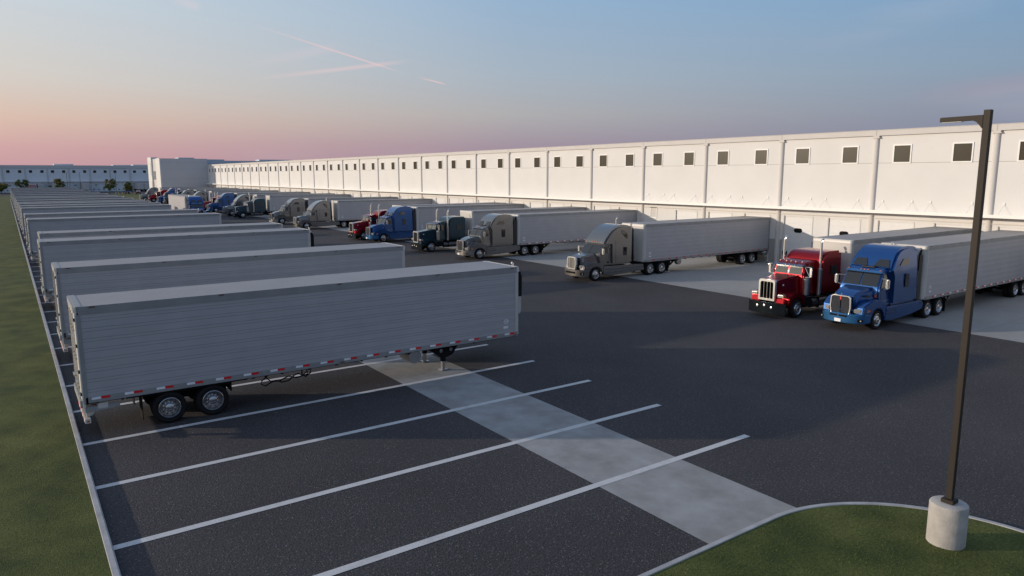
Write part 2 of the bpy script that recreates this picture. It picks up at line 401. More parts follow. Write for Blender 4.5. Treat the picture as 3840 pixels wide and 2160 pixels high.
    # decals near the front
    for s in (-1, 1):
        b = MB(); xx = L-.72; yy = s*(H+.004); zz = 1.78
        ring = [(xx+.13*math.cos(2*PI*k/20), yy, zz+.09*math.sin(2*PI*k/20)) for k in range(20)]
        b.add(ring, [tuple(range(20))], 'tapew')
        yy = s*(H+.007); ring = [(xx+.10*math.cos(2*PI*k/20), yy, zz+.062*math.sin(2*PI*k/20)) for k in range(20)]
        b.add(ring, [tuple(range(20))], 'groove')
        yy = s*(H+.009); b.add([(xx-.08, yy, zz-.025), (xx+.07, yy, zz-.01), (xx+.08, yy, zz+.03), (xx-.07, yy, zz+.015)], [(0, 1, 2, 3)], 'tapew')
        yy = s*(H+.004); b.add([(xx-.14, yy, zz-.3), (xx+.1, yy, zz-.3), (xx+.1, yy, zz-.2), (xx-.14, yy, zz-.2)], [(0, 1, 2, 3)], 'tapew')
        b.build('decal', T)
    if reefer:
        b = MB()
        b.prism([(L, 1.95), (L+.27, 1.95), (L+.30, 2.1), (L+.32, 3.6), (L+.22, 3.92), (L, 4.0)], -1.02, 1.02, 'trwhite', bev=.06)
        b.build('refrigeration_unit', T)
        g = MB()
        for s in (-1, 1):
            g.prism([(L+.03, 2.75), (L+.28, 2.75), (L+.29, 3.6), (L+.20, 3.84), (L+.03, 3.88)], *sorted((s*1.015, s*1.04)), 'black')
            for k in range(12): g.box(L+.06, L+.26, *sorted((s*1.04, s*1.048)), 2.8+k*.085, 2.82+k*.085, 'dgray')
        g.box(L+.30, L+.345, -.85, .85, 2.9, 3.6, 'black'); g.build('unit_grille', T)
        b = MB(); b.tube([(L+.15, -.55, 3.9), (L+.15, -.55, 4.14), (L+.09, -.55, 4.17)], .045, 'chrome'); b.build('exhaust_stub', T)
    else:
        b = MB(); b.tube([(L+.0, -.75, 1.55), (L+.07, -.75, 1.6)], .05, 'black'); b.box(L, L+.06, -.25, .25, 1.35, 1.5, 'steel'); b.build('connector', T)
    return T

# ------------------------------------------------------------------ tractors (front axle at x=0, front towards -x)
def chassis(T, xr, fifth=True, rims='rim'):
    b = MB()
    for s in (-1, 1): b.box(-.9, xr+2.25, s*.42-.05, s*.42+.05, .72, .98, 'frame')
    b.tube([(0, -1, .5), (0, 1, .5)], .07, 'frame')
    for x in (xr, xr+1.32):
        b.tube([(x, -1, .52), (x, 1, .52)], .1, 'frame'); b.lathe([(.02, -.2), (.2, -.15), (.22, 0), (.2, .15), (.02, .2)], 'frame', (x, 0, .52), n=14)
    b.build('chassis', T)
    b = MB(); b.prism([(xr+.05, 1.0), (xr+1.2, 1.0), (xr+1.3, 1.06), (xr+.1, 1.09)], -.5, .5, 'frame'); b.build('fifth_wheel', T)
    wheel(T, 0, -1.2, -1); wheel(T, 0, 1.2, 1)
    for x in (xr, xr+1.32):
        for s in (-1, 1): wheel(T, x, s*1.25, s, True)
    for s in (-1, 1):
        b = MB(); b.box(xr+2.02, xr+2.05, *sorted((s*.65, s*1.25)), .18, .95, 'black'); b.build('mud_flap', T)
def mirror(T, x, z0, z1, m='chrome', yb=1.02):
    for s in (-1, 1):
        b = MB(); b.box(x-.09, x+.09, *sorted((s*1.30, s*1.48)), z0, z1, m, .045)
        b.build('mirror', T)
        b = MB(); b.tube([(x+.1, s*yb, z0-.1), (x, s*1.38, z0+.04)], .018, m, 6); b.tube([(x+.15, s*(yb-.05), z1-.02), (x, s*1.38, z1-.02)], .014, m, 6); b.build('mirror_arm', T)
def lerp(a, b, t): return a+(b-a)*t
def arch(x0, x1, top, r=.60, base=.62, cx=0):
    """side outline of a fender with wheel opening"""
    out = [(x0, base+.25)]
    for k in range(9):
        t = k/8; out.append((lerp(x0+.05, x1-.02, t), 1.0 + (top-1.0)*math.sin(PI*min(1, max(0, .12+.76*t)))**.8))
    out.append((x1, base))
    inner = []
    for k in range(9):
        a = R(12)+R(156)*k/8; inner.append((cx+r*math.cos(a), .52+r*math.sin(a)))
    return out + inner
def make_aero(c):
    T = empty('tractor_unit'); chassis(T, 5.25)
    # cab
    def cabf(x, y, z): return (x, y*(1 - .10*max(0, (z-1.9))/1.1), z)
    b = MB(); b.prism([(.42, 1.14), (.16, 1.7), (.22, 2.14), (.66, 2.90), (.95, 3.06), (1.5, 3.12), (1.5, 1.14)], -1.06, 1.06, c, bev=.07, seg=3, fn=cabf); b.build('cab', T)
    # sleeper
    def slf(x, y, z): return (x, y*(1 - .12*max(0, (z-2.9))/1.2), z)
    b = MB(); b.prism([(1.32, 1.14), (1.32, 2.6), (1.16, 3.02), (1.42, 3.42), (1.72, 3.78), (2.02, 4.0), (2.4, 4.13), (3.0, 4.17), (3.6, 4.12), (3.98, 4.02), (4.0, 3.9), (4.0, 1.14)], -1.22, 1.22, c, bev=.13, seg=4, fn=slf, ang=50)
    sl = b.build('sleeper', T)
    b = MB()
    for s in (-1, 1): b.box(3.98, 4.32, *sorted((s*1.17, s*1.19)), 1.15, 3.6, 'dgray')
    b.box(3.99, 4.06, -1.0, 1.0, 1.15, 3.9, 'black'); b.build('side_extender', T)
    # windscreen, windows
    for s in (-1, 1):
        b = MB(); yc = .035; ye = .93
        q = [(.225, s*yc, 2.19), (.235, s*ye, 2.2), (.625, s*(ye-.04), 2.83), (.615, s*yc, 2.84)]
        b.panel(q if s < 0 else q[::-1], .01, 'glass', .012); b.build('windscreen', T)
        b = MB(); q = [(.42, s*1.052, 2.12), (1.12, s*1.052, 2.12), (1.12, s*.982, 2.78), (.78, s*.982, 2.78)]
        b.panel(q if s < 0 else q[::-1], .01, 'glass', .01); b.build('side_window', T)
        b = MB(); q = [(2.55, s*1.221, 2.0), (2.92, s*1.221, 2.0), (2.92, s*1.221, 2.72), (2.55, s*1.221, 2.72)]
        b.panel(q if s < 0 else q[::-1], .01, 'glass', .006); b.build('sleeper_window', T)
        b = MB(); q = [(1.95, s*1.182, 3.2), (2.85, s*1.182, 3.2), (2.85, s*1.145, 3.54), (2.32, s*1.145, 3.54)]
        b.panel(q if s < 0 else q[::-1], .01, 'glass', .014); b.build('upper_window', T)
        b = MB(); q = [(1.225, s*.16, 3.13), (1.225, s*1.0, 3.13), (1.465, s*.88, 3.49), (1.465, s*.34, 3.49)]
        b.panel(q if s < 0 else q[::-1], .01, 'glass', .035); b.build('roof_window', T)
        # door seams and handle
        b = MB(); 
        for xx in (.46, 1.30): b.box(xx, xx+.014, *sorted((s*1.058, s*1.063)), 1.2, 2.1, 'dgray')
        b.box(.46, 1.3, *sorted((s*1.058, s*1.063)), 1.42, 1.432, 'chrome'); b.box(1.1, 1.24, *sorted((s*1.058, s*1.08)), 1.85, 1.9, 'dgray'); b.build('door_trim', T)
    b = MB(); b.prism([(.5, 2.87), (.62, 2.84), (.72, 2.93), (.7, 2.98)], -.98, .98, 'sunblue' if c == 'blue' else c, bev=.01); b.build('sun_visor', T)
    for y in (-.85, -.18, 0, .18, .85):
        b = MB(); b.box(.63, .70, y-.04, y+.04, 2.975, 3.01, 'amber'); b.build('roof_light', T)
    b = MB(); b.box(.95, 1.35, -.35, .35, 3.085, 3.13, 'dgray', .01) ; b.build('roof_hatch', T)
    # hood
    def hf(x, y, z): 
        k = min(1, max(0, (x+1.4)/1.9)); return (x + .12*(abs(y)/.6)**2*(1-k), y*lerp(.60, .98, k)*(1-.10*max(0, z-1.3)), z - .10*(y*y)*k)
    b = MB(); b.prism([(-1.36, .95), (-1.42, 1.4), (-1.40, 1.78), (-1.2, 1.93), (-.7, 2.08), (-.1, 2.18), (.34, 2.22), (.46, 1.14), (.3, .95)], -1.0, 1.0, c, bev=.14, seg=4, fn=hf, ang=60); b.build('hood', T)
    b = MB()
    b.ring([(-.50, .86), (.50, .86), (.56, 1.2), (.53, 1.72), (.42, 1.80), (-.42, 1.80), (-.53, 1.72), (-.56, 1.2)], .92, -1.48, -1.38, 'chrome', 1.34)
    g = b.build('grille', T)
    b = MB()
    for s in (-1, 1): b.prism([(s*.03, .91), (s*.46, .91), (s*.515, 1.2), (s*.49, 1.68), (s*.40, 1.75), (s*.03, 1.75)], -1.452, -1.42, 'mesh', axis='x')
    b.build('grille_mesh', g)
    b = MB(); b.box(-1.475, -1.455, -.035, .035, 1.58, 1.76, 'taper'); b.lathe([(.02, -.03), (.045, 0), (.02, .03)], 'chrome', (-1.40, 0, 1.86), 'y', 10); b.build('emblem', T)
    # fenders
    for s in (-1, 1):
        b = MB(); b.prism(arch(-1.22, .80, 1.60), *sorted((s*.66, s*1.22)), c, bev=.05, seg=2, ang=40, fn=lambda x, y, z: (x, y - math.copysign(max(0, -x-.6)*.22, y)*(abs(y)-.6)/.6, z)); b.build('fender', T)
        b = MB(); q = [(-1.27, s*.70, .92), (-1.16, s*1.02, .95), (-.86, s*1.145, 1.04), (-1.10, s*1.0, 1.17), (-1.25, s*.70, 1.1)]
        b.prism([(-1.36, .66), (-1.22, 1.0), (-.80, 1.18), (-.7, 1.1), (-1.0, .7)], .95, 1.16, 'lamp', axis='z', bev=.03, fn=lambda x, y, z, s=s: (x, s*y, z)); h = b.build('headlight', T)
        b = MB(); b.prism([(-.84, 1.165), (-.70, 1.205), (-.70, 1.1), (-.8, 1.05)], 1.0, 1.12, 'amber', axis='z', fn=lambda x, y, z, s=s: (x, s*y, z)); b.build('turn_lens', h)
    # bumper
    pts = [(-1.62, 0), (-1.60, .45), (-1.5, .8), (-1.25, 1.08), (-.9, 1.2), (-.62, 1.22), (-.62, .6), (-1.1, .5)]
    pts = pts + [(x, -y) for x, y in pts[::-1] if y]
    b = MB(); b.prism(pts, .42, .90, 'silver' if c == 'gray' else 'sunblue' if c == 'blue' else c, axis='z', bev=.05, seg=3, ang=40); b.build('bumper', T)
    b = MB()
    b.box(-1.632, -1.55, -.45, -.04, .74, .83, 'black'); b.box(-1.632, -1.55, .04, .45, .74, .83, 'black'); b.build('air_intake', T)
    for s in (-1, 1):
        b = MB(); b.panel([(-1.40, s*.93, .52), (-1.21, s*1.11, .52), (-1.21, s*1.11, .66), (-1.40, s*.93, .66)][::(1 if s < 0 else -1)], .02, 'black', .025)
        b.lathe([(.04, -.01), (.04, .01)], 'lamp', (-1.33, s*1.06, .59), 'x', 10); b.build('fog_light', T)
    b = MB(); b.box(-1.645, -1.62, -.17, .17, .46, .62, 'tapew'); b.build('number_plate', T)
    # side skirts
    for s in (-1, 1):
        y0, y1 = sorted((s*.95, s*1.23))
        b = MB(); b.prism([(.70, .42), (.80, 1.12), (4.45, 1.12), (4.72, 1.0), (4.68, .62), (3.6, .46), (2.6, .40), (1.3, .34)], y0, y1, c, bev=.04, ang=40); b.build('side_skirt', T)
        b = MB(); b.box(.88, 1.85, *sorted((s*1.225, s*1.245)), .90, .93, 'dgray'); b.box(.88, 1.8, *sorted((s*1.225, s*1.245)), .74, .77, 'dgray'); b.box(4.3, 4.6, *sorted((s*1.2, s*1.245)), .95, 1.0, 'dgray'); b.build('step', T)
        b = MB(); b.box(-.55, -.25, *sorted((s*.80, s*.865)), 1.70, 1.78, 'dgray'); b.box(.12, .17, *sorted((s*.9, s*.99)), 1.66, 1.78, 'amber'); b.build('side_vent', T)
    mirror(T, .42, 2.12, 2.62, 'silverm')
    return T
M['silverm'] = mat('mirror_silver', (.55, .56, .56), .25, .8)
M['silver'] = mat('bumper_silver', (.40, .38, .35), .25, .8)
M['sunblue'] = mat('sunlit_blue_paint', (.035, .15, .34), .25, .4, .6, .03)  # the blue paint made lighter: sun on front faces put into the colour
M['mesh'] = mat('grille_mesh', (.035, .038, .045), .75, 0, spec=.15)

def make_curved(c):
    T = empty('tractor_unit'); chassis(T, 5.75)
    def cf(x, y, z): return (x, y*(1 - .10*max(0, (z-1.9))/1.1), z)
    b = MB(); b.prism([(.50, 1.12), (.34, 1.8), (.36, 2.08), (.84, 2.66), (1.7, 2.7), (1.7, 1.12)], -1.10, 1.10, c, bev=.06, seg=3, fn=cf); b.build('cab', T)
    def slf(x, y, z): return (x, y*(1 - .13*max(0, (z-2.7))/1.4), z)
    pr = [(1.55, 1.12), (1.5, 2.6), (.78, 2.64), (.90, 2.9), (1.12, 3.2), (1.42, 3.52), (1.8, 3.82), (2.2, 4.02), (2.6, 4.12), (3.0, 4.14), (3.4, 4.08), (3.75, 3.98), (3.8, 3.9), (3.8, 1.12)]
    b = MB(); b.prism(pr, -1.22, 1.22, c, bev=.15, seg=4, fn=slf, ang=50); b.build('sleeper', T)
    b = MB()
    for s in (-1, 1): b.prism([(3.79, 1.12), (4.0, 1.12), (3.92, 3.75), (3.79, 3.95)], *sorted((s*1.10, s*1.13)), 'black')
    b.build('side_extender', T)
    for s in (-1, 1):
        b = MB(); q = [(.335, s*.02, 2.05), (.355, s*.99, 2.05), (.79, s*.93, 2.61), (.77, s*.02, 2.62)]
        b.panel(q if s < 0 else q[::-1], .01, 'glass', .016); b.build('windscreen', T)
        b = MB(); q = [(.62, s*1.088, 2.0), (1.3, s*1.088, 2.02), (1.3, s*1.026, 2.52), (.95, s*1.026, 2.54)]
        b.panel(q if s < 0 else q[::-1], .01, 'glass', .012); b.build('side_window', T)
        b = MB(); b.panel([(2.85, s*1.221, 1.8), (3.15, s*1.221, 1.8), (3.15, s*1.221, 2.42), (2.85, s*1.221, 2.42)][::(1 if s < 0 else -1)], .01, 'glass', .006); b.build('sleeper_window', T)
        b = MB(); q = [(2.60, s*1.096, 3.72), (2.70, s*1.122, 3.45), (2.95, s*1.14, 3.25), (3.27, s*1.155, 3.05), (3.25, s*1.12, 3.40), (3.08, s*1.10, 3.64), (2.85, s*1.09, 3.73)]
        b.panel(q if s < 0 else q[::-1], .01, 'glass', .03); b.build('upper_window', T)
        b = MB(); b.box(1.40, 1.412, *sorted((s*1.10, s*1.106)), 1.2, 1.95, 'dgray'); b.box(1.98, 1.992, *sorted((s*1.221, s*1.226)), 1.16, 3.0, 'dgray')
        b.lathe([(.01, 0), (.06, .0), (.06, s*.02), (.01, s*.02)], 'black', (1.3, s*1.1, 1.35), n=14); b.build('door_trim', T)
    for y in (-.85, -.25, 0, .25, .85):
        b = MB(); b.box(.86, .93, y-.04, y+.04, 2.84, 2.90, 'amber'); b.build('roof_light', T)
    def hf(x, y, z):
        k = min(1, max(0, (x+1.35)/1.9)); return (x + .16*(abs(y)/.6)**2*(1-k), y*lerp(.62, .98, k)*(1-.16*max(0, z-1.3)), z - .05*(y*y)*k)
    b = MB(); b.prism([(-1.18, .85), (-1.28, 1.4), (-1.26, 1.78), (-1.1, 1.88), (-.6, 1.96), (.0, 2.04), (.45, 2.10), (.6, 1.12), (.3, .85)], -1.0, 1.0, c, bev=.14, seg=4, fn=hf, ang=60); b.build('hood', T)
    b = MB(); o = [(-.42, .92), (.42, .92), (.50, 1.3), (.48, 1.72), (.36, 1.84), (-.36, 1.84), (-.48, 1.72), (-.50, 1.3)]
    b.ring(o, .84, -1.41, -1.24, 'chrome', 1.38); b.prism([(y*.9, 1.38+(z-1.38)*.9) for y, z in o], -1.30, -1.26, 'dark', axis='x')
    g = b.build('grille', T); b = MB()
    for k in range(9):
        zz = 1.02+k*.082; b.box(-1.40, -1.36, -.42, .42, zz, zz+.026, 'chrome')
    for y in (-.2, .2): b.box(-1.405, -1.36, y-.012, y+.012, .98, 1.76, 'chrome')
    b.build('grille_slats', g)
    for s in (-1, 1):
        b = MB(); b.prism(arch(-1.12, .82, 1.42, .61), *sorted((s*.66, s*1.22)), c, bev=.05, ang=40, fn=lambda x, y, z: (x, y - math.copysign(max(0, -x-.5)*.3, y)*(abs(y)-.6)/.6, z)); b.build('fender', T)
        b = MB(); b.prism([(-1.22, .66), (-1.1, .92), (-.78, 1.15), (-.7, 1.06), (-.98, .7)], 1.02, 1.24, 'lamp', axis='z', bev=.03, fn=lambda x, y, z, s=s: (x, s*y, z)); h = b.build('headlight', T)
    pts = [(-1.5, 0), (-1.47, .5), (-1.35, .85), (-1.05, 1.12), (-.72, 1.2), (-.6, 1.2), (-.6, .6), (-1.1, .5)]
    pts = pts + [(x, -y) for x, y in pts[::-1] if y]
    b = MB(); b.prism(pts, .42, .90, 'gtrim', axis='z', bev=.05, seg=3, ang=40); b.build('bumper', T)
    b = MB(); b.box(-1.512, -1.4, -.5, .5, .62, .76, 'black'); b.build('air_intake', T)
    for s in (-1, 1):
        b = MB(); b.panel([(-1.30, s*.90, .55), (-1.06, s*1.09, .55), (-1.06, s*1.09, .72), (-1.30, s*.90, .72)][::(1 if s < 0 else -1)], .02, 'black', .03)
        b.lathe([(.045, -.01), (.045, .01)], 'lamp', (-1.19, s*1.04, .63), 'x', 10); b.build('fog_light', T)
        y0, y1 = sorted((s*.98, s*1.23))
        b = MB(); b.prism([(.72, .42), (.78, 1.05), (.9, 1.08), (5.0, .98), (5.1, .5), (3, .36), (1.3, .32)], y0, y1, 'gtrim' if False else c, bev=.04, ang=40); b.build('side_skirt', T)
        b = MB(); b.box(.85, 5.0, *sorted((s*1.225, s*1.24)), .78, .80, 'dgray'); b.box(2.9, 3.6, *sorted((s*1.0, s*1.24)), 1.07, 1.11, 'chrome'); b.box(.85, 5.0, *sorted((s*1.225, s*1.24)), .56, .575, 'dgray'); b.build('step', T)
        b = MB(); b.prism(arch(5.13, 7.7, 1.16, .60, .8, 5.75)[:11]+[(7.66, .9), (7.2, 1.08), (6.3, 1.1), (5.3, .95)], *sorted((s*.68, s*1.24)), 'black'); b.build('rear_fender', T)
    mirror(T, .55, 2.02, 2.45, 'chrome', 1.05)
    b = MB(); b.tube([(3.9, .85, 1.1), (3.9, .85, 4.4), (3.95, .85, 4.5), (4.05, .85, 4.56)], .065, 'chrome'); b.build('exhaust_stack', T)
    return T
M['redm'] = mat('red_skirt', (.5, .004, .012), .6, spec=.15)
M['gtrim'] = mat('grey_bumper_trim', (.16, .145, .13), .35, .5, .4)

def make_long(c):
    T = empty('tractor_unit'); chassis(T, 6.1)
    def cf(x, y, z): return (x, y*(1 - .10*max(0, (z-1.9))/1.1), z)
    b = MB(); b.prism([(.70, 1.14), (.70, 2.28), (.86, 2.84), (1.1, 2.98), (1.6, 3.08), (2.2, 3.08), (2.2, 1.14)], -1.0, 1.0, c, bev=.07, seg=3, fn=cf); b.build('cab', T)
    def slf(x, y, z): return (x, y*(1 - .06*max(0, (z-2.9))/.7), z)
    b = MB(); b.prism([(2.15, 1.14), (2.12, 3.0), (2.28, 3.3), (2.5, 3.46), (2.9, 3.54), (4.2, 3.54), (4.26, 3.4), (4.26, 1.14)], -1.2, 1.2, c, bev=.12, seg=4, fn=slf, ang=50); b.build('sleeper', T)
    for s in (-1, 1):
        b = MB(); q = [(.70, s*.045, 2.32), (.70, s*.86, 2.32), (.845, s*.84, 2.78), (.845, s*.045, 2.78)]
        b.panel(q if s < 0 else q[::-1], .01, 'glass2', .012); w = b.build('windscreen', T)
        b = MB(); b.box(.69, .72, *sorted((s*.02, s*.9)), 2.28, 2.31, c); b.box(.69, .72, *sorted((s*.87, s*.905)), 2.3, 2.5, c); b.build('screen_frame', w)
        b = MB(); q = [(.98, s*.985, 2.22), (1.68, s*.985, 2.22), (1.68, s*.93, 2.76), (1.05, s*.93, 2.76)]
        b.panel(q if s < 0 else q[::-1], .01, 'glass', .012); b.build('side_window', T)
        b = MB(); b.panel([(3.1, s*1.201, 2.2), (3.75, s*1.201, 2.2), (3.75, s*1.201, 2.72), (3.1, s*1.201, 2.72)][::(1 if s < 0 else -1)], .01, 'glass', .006)
        b.box(3.41, 3.44, *sorted((s*1.2, s*1.215)), 2.2, 2.72, 'dgray'); b.build('sleeper_window', T)
        b = MB(); b.tube([(1.0, s*.5, .85), (1.02, s*.5, .85)][:0] or [(2.0, s*1.18, 1.15), (2.0, s*1.18, 4.1), (2.05, s*1.18, 4.22), (2.16, s*1.18, 4.32)], .07, 'chrome', 12)
        b.lathe([(.08, 1.1), (.13, 1.13), (.13, 2.6), (.08, 2.64)], 'steel', (2.0, s*1.18, 0), 'z', 18); b.build('exhaust_stack', T)
        b = MB(); b.lathe([(.02, 1.18), (.19, 1.2), (.19, 1.92), (.2, 1.93), (.2, 1.98), (.18, 2.0), (.2, 2.02), (.2, 2.12), (.12, 2.16), (.02, 2.16)], 'steel', (.92, s*1.06, 0), 'z', 22); b.build('air_cleaner', T)
        b = MB(); b.lathe([(.02, 1.5), (.27, 1.52), (.3, 1.56), (.3, 3.6), (.27, 3.64), (.02, 3.66)], 'dsteel', (0, s*.92, .68), 'x', 24)
        b.box(2.0, 2.06, *sorted((s*.6, s*1.225)), .38, .99, 'black'); b.box(3.1, 3.16, *sorted((s*.6, s*1.225)), .38, .99, 'black'); b.build('fuel_tank', T)
        b = MB(); b.box(.72, 1.45, *sorted((s*.7, s*1.15)), .5, 1.08, 'frame', .03); b.box(.72, 1.45, *sorted((s*1.1, s*1.18)), 1.08, 1.11, 'steel'); b.build('battery_box', T)
        b = MB(); b.tube([(.85, s*.95, 2.78), (.85, s*1.36, 2.78), (.85, s*1.4, 2.72), (.85, s*1.4, 2.25), (.85, s*.98, 2.2)], .02, 'chrome', 6); b.tube([(.85, s*.98, 2.75), (.85, s*1.25, 2.3)], .014, 'chrome', 6); b.build('mirror_arm', T)
        b = MB(); b.box(.86, .9, *sorted((s*1.26, s*1.42)), 2.25, 2.74, 'steel', .01); b.build('mirror', T)
        b = MB(); b.prism(arch(-.9, .72, 1.40, .62), *sorted((s*.56, s*1.2)), c, bev=.05, ang=40); b.build('fender', T)
        b = MB(); b.prism([(-1.12, .88), (-.75, .88), (-.75, 1.12), (-1.08, 1.12)], *sorted((s*.5, s*1.05)), 'redm' if c == 'red' else c, bev=.03); b.build('fender_skirt', T)
        b = MB(); b.box(-1.14, -.85, *sorted((s*.66, s*1.02)), 1.2, 1.36, 'chrome', .02)
        h = b.build('headlight', T); b = MB()
        for yy in (.75, .91): b.box(-1.15, -1.12, *sorted((s*(yy-.06), s*(yy+.06))), 1.23, 1.33, 'lamp')
        b.box(-1.13, -1.0, *sorted((s*1.015, s*1.05)), 1.23, 1.33, 'amber'); b.build('lens', h)
        b = MB(); b.box(.38, .40, *sorted((s*.6, s*1.2)), .22, .9, 'black'); b.build('front_flap', T)
        b = MB(); b.lathe([(.01, 0), (.07, 0), (.05, s*.03)], 'chrome', (-.55, s*.60, 1.82), n=10); b.build('hood_badge', T)
    b = MB(); b.prism([(.55, 2.82), (.86, 2.74), (.93, 2.86), (.85, 2.9)], -.97, .97, 'visor', bev=.01); b.build('sun_visor', T)
    for y in (-.7, -.3, 0, .3, .7):
        b = MB(); b.lathe([(.01, -.06), (.04, -.06), (.035, .02), (.01, .08)], 'chrome', (1.0, y, 3.02), 'x', 8); b.box(.925, .94, y-.03, y+.03, 2.99, 3.05, 'amber'); b.build('roof_light', T)
    def hf(x, y, z): k = min(1, max(0, (x+1.1)/1.9)); return (x, y*lerp(.55, .82, k)*(1-.08*max(0, z-1.5)), z)
    b = MB(); b.prism([(-1.05, .95), (-1.08, 2.06), (-.6, 2.14), (.3, 2.26), (.74, 2.3), (.74, .95)], -1.0, 1.0, c, bev=.1, seg=4, fn=hf, ang=60); b.build('hood', T)
    b = MB(); o = [(-.52, .96), (.52, .96), (.52, 2.04), (.44, 2.14), (-.44, 2.14), (-.52, 2.04)]
    b.ring(o, .80, -1.22, -1.04, 'chrome', 1.55); b.prism([(y*.86, 1.55+(z-1.55)*.86) for y, z in o], -1.10, -1.06, 'dark', axis='x'); g = b.build('grille', T)
    b = MB()
    for y in (-.21, 0, .21): b.box(-1.19, -1.17, y-.008, y+.008, 1.06, 2.04, 'steel')
    b.build('grille_bars', g)
    b = MB(); b.prism([(-1.32, 0), (-1.32, .8), (-1.12, 1.2), (-1.06, 1.2), (-1.22, .8), (-1.22, -.8), (-1.06, -1.2), (-1.12, -1.2), (-1.32, -.8)], .22, .88, 'bumper', axis='z', bev=.01); b.build('bumper', T)
    for y, z in ((-.45, .72), (.45, .74), (0, .8)):
        b = MB(); b.lathe([(.02, -.05), (.065, -.04), (.06, .01)], 'chrome', (-1.34, y, z-.12), 'x', 12); b.build('bumper_light', T)
    return T
M['glass2'] = mat('pale_screen', (.10, .11, .11), .06, 0, 0, .02, spec=.9)
M['dsteel'] = mat('dark_tank', (.12, .12, .125), .3, .8)
M['visor'] = mat('steel_visor', (.16, .2, .25), .25, .8)
M['bumper'] = mat('polished_dark_bumper', (.035, .045, .055), .2, .8)

# ------------------------------------------------------------------ warehouse
XB, BAY, Y0, HB = 55.66, 8.492, -1.954, 11.365
def pane_window(parent, x, yc, z0, w, h, axis='x', panem='pane', ft=.09):
    """window on a wall facing -x (axis x) or -y (axis y)"""
    def bx(b, a0, a1, p0, p1, q0, q1, m):   # a: depth, p: along, q: height
        if axis == 'x': b.box(a0, a1, p0, p1, q0, q1, m)
        else: b.box(p0, p1, a0, a1, q0, q1, m)
    w2 = w/2; f = MB()
    bx(f, x-.05, x-.002, yc-w2-ft, yc-w2, z0-ft, z0+h+ft, 'white'); bx(f, x-.05, x-.002, yc+w2, yc+w2+ft, z0-ft, z0+h+ft, 'white')
    bx(f, x-.05, x-.002, yc-w2, yc+w2, z0-ft, z0, 'white'); bx(f, x-.05, x-.002, yc-w2, yc+w2, z0+h, z0+h+ft, 'white')
    o = f.build('window', parent)
    p = MB(); bx(p, x-.015, x-.004, yc-w2, yc+w2, z0, z0+h, panem); p.build('pane', o); return o
W = empty('warehouse'); W.location = (XB, 0, 0); W['label'] = 'long white precast warehouse with a row of high square windows and dock doors'; W['category'] = 'warehouse'
ya, yb = Y0-6*BAY, Y0+28*BAY
b = MB(); b.box(0, 60, ya, yb, 0, 8.80, 'wall'); b.box(.02, 60, ya, yb, 8.80, 8.83, 'wains'); b.box(0, 60, ya, yb, 8.83, HB-.42, 'wall'); b.build('wall', W)
b = MB(); b.box(-.16, .25, ya, yb, HB-.42, HB, 'pil'); b.box(-.19, .28, ya, yb, HB, HB+.03, 'pil')
b.build('parapet', W)
b = MB(); b.box(.25, 59.9, ya+.1, yb-.1, HB-.42, HB-.3, 'trroof'); b.build('roof', W)
for k in range(-6, 29):
    y = Y0+k*BAY
    b = MB(); pr = [(-.17*math.sin(PI*j/8) if 0 < j < 8 else .0, y-.21*math.cos(PI*j/8)) for j in range(9)]
    b.prism([(a, c) for a, c in pr], 0, HB-.62, 'pil', axis='z'); b.box(-.20, 0, y-.29, y+.29, HB-.62, HB-.55, 'pil'); b.box(-.18, 0, y-.24, y+.24, HB-.55, HB-.42, 'pil')
    b.box(-.17, -.155, y-.012, y+.012, HB-.42, HB-.0, 'groove')
    b.build('pilaster', W)
def dock(yt, k, odd, parent=W, detail=True, axis=0):
    """door with its top-left jamb at yt (larger y), 2.64 wide"""
    y0, y1 = yt-2.64, yt
    f = MB(); f.box(-.12, -.002, y1, y1+.10, 0, 4.32, 'pil'); f.box(-.03, -.002, y0-.1, y0, 0, 4.32, 'wall'); f.box(-.05, -.002, y0, y1, 4.24, 4.32, 'wall')
    o = f.build('dock_door', W)
    d = MB()
    for j in range(5): d.box(-.02, -.003, y0, y1, 1.25+j*.598, 1.25+j*.598+.588, 'door')
    d.build('door_leaf', o)
    if detail:
        g = MB(); pts = []
        yc = (y0+y1)/2-.05
        for j in range(8): a = -PI/2+PI*j/7; pts.append((yc+.20+.20*math.cos(a), 3.05+.20*math.sin(a)))
        for j in range(8): a = PI/2+PI*j/7; pts.append((yc-.20+.20*math.cos(a), 3.05+.20*math.sin(a)))
        g.prism(pts, -.035, -.021, 'black', axis='x'); g.build('vision_panel', o)
    for yy in (y0+.05, y1-.4): g = MB(); g.box(-.22, -.005, yy, yy+.35, .85, 1.15, 'black'); g.build('dock_bumper', o)
for k in range(-5, 29):
    yp = Y0+k*BAY
    if k != 4: dock(yp-.67, k, 0)
    dock(yp-4.92, k, 1)
b = MB()
for k in range(-5, 29):
    yp = Y0+k*BAY
    for a, c in ((-.27, -.57), (-3.41, -4.82), (-7.66, -BAY+.27)): b.box(-.035, -.002, yp+c, yp+a, 0, 2.15, 'wains')
    for a, c in ((-.67, -3.31), (-4.92, -7.56)): b.box(-.035, -.002, yp+c, yp+a, 0, .84, 'wains')
b.build('wainscot', W)
b = MB(); b.box(-.05, -.002, ya, yb, 4.42, 4.50, 'pil'); b.box(-.05, -.002, ya, yb, 4.82, 4.90, 'pil'); b.build('wall_band', W)
b = MB(); b.box(-1.0, -.31, ya, yb, 4.96, 5.10, 'canopy'); b.box(-.31, -.003, ya, yb, 4.99, 5.07, 'canopy'); b.box(-1.03, -1.0, ya, yb, 4.93, 5.16, 'canopy'); b.build('canopy', W)
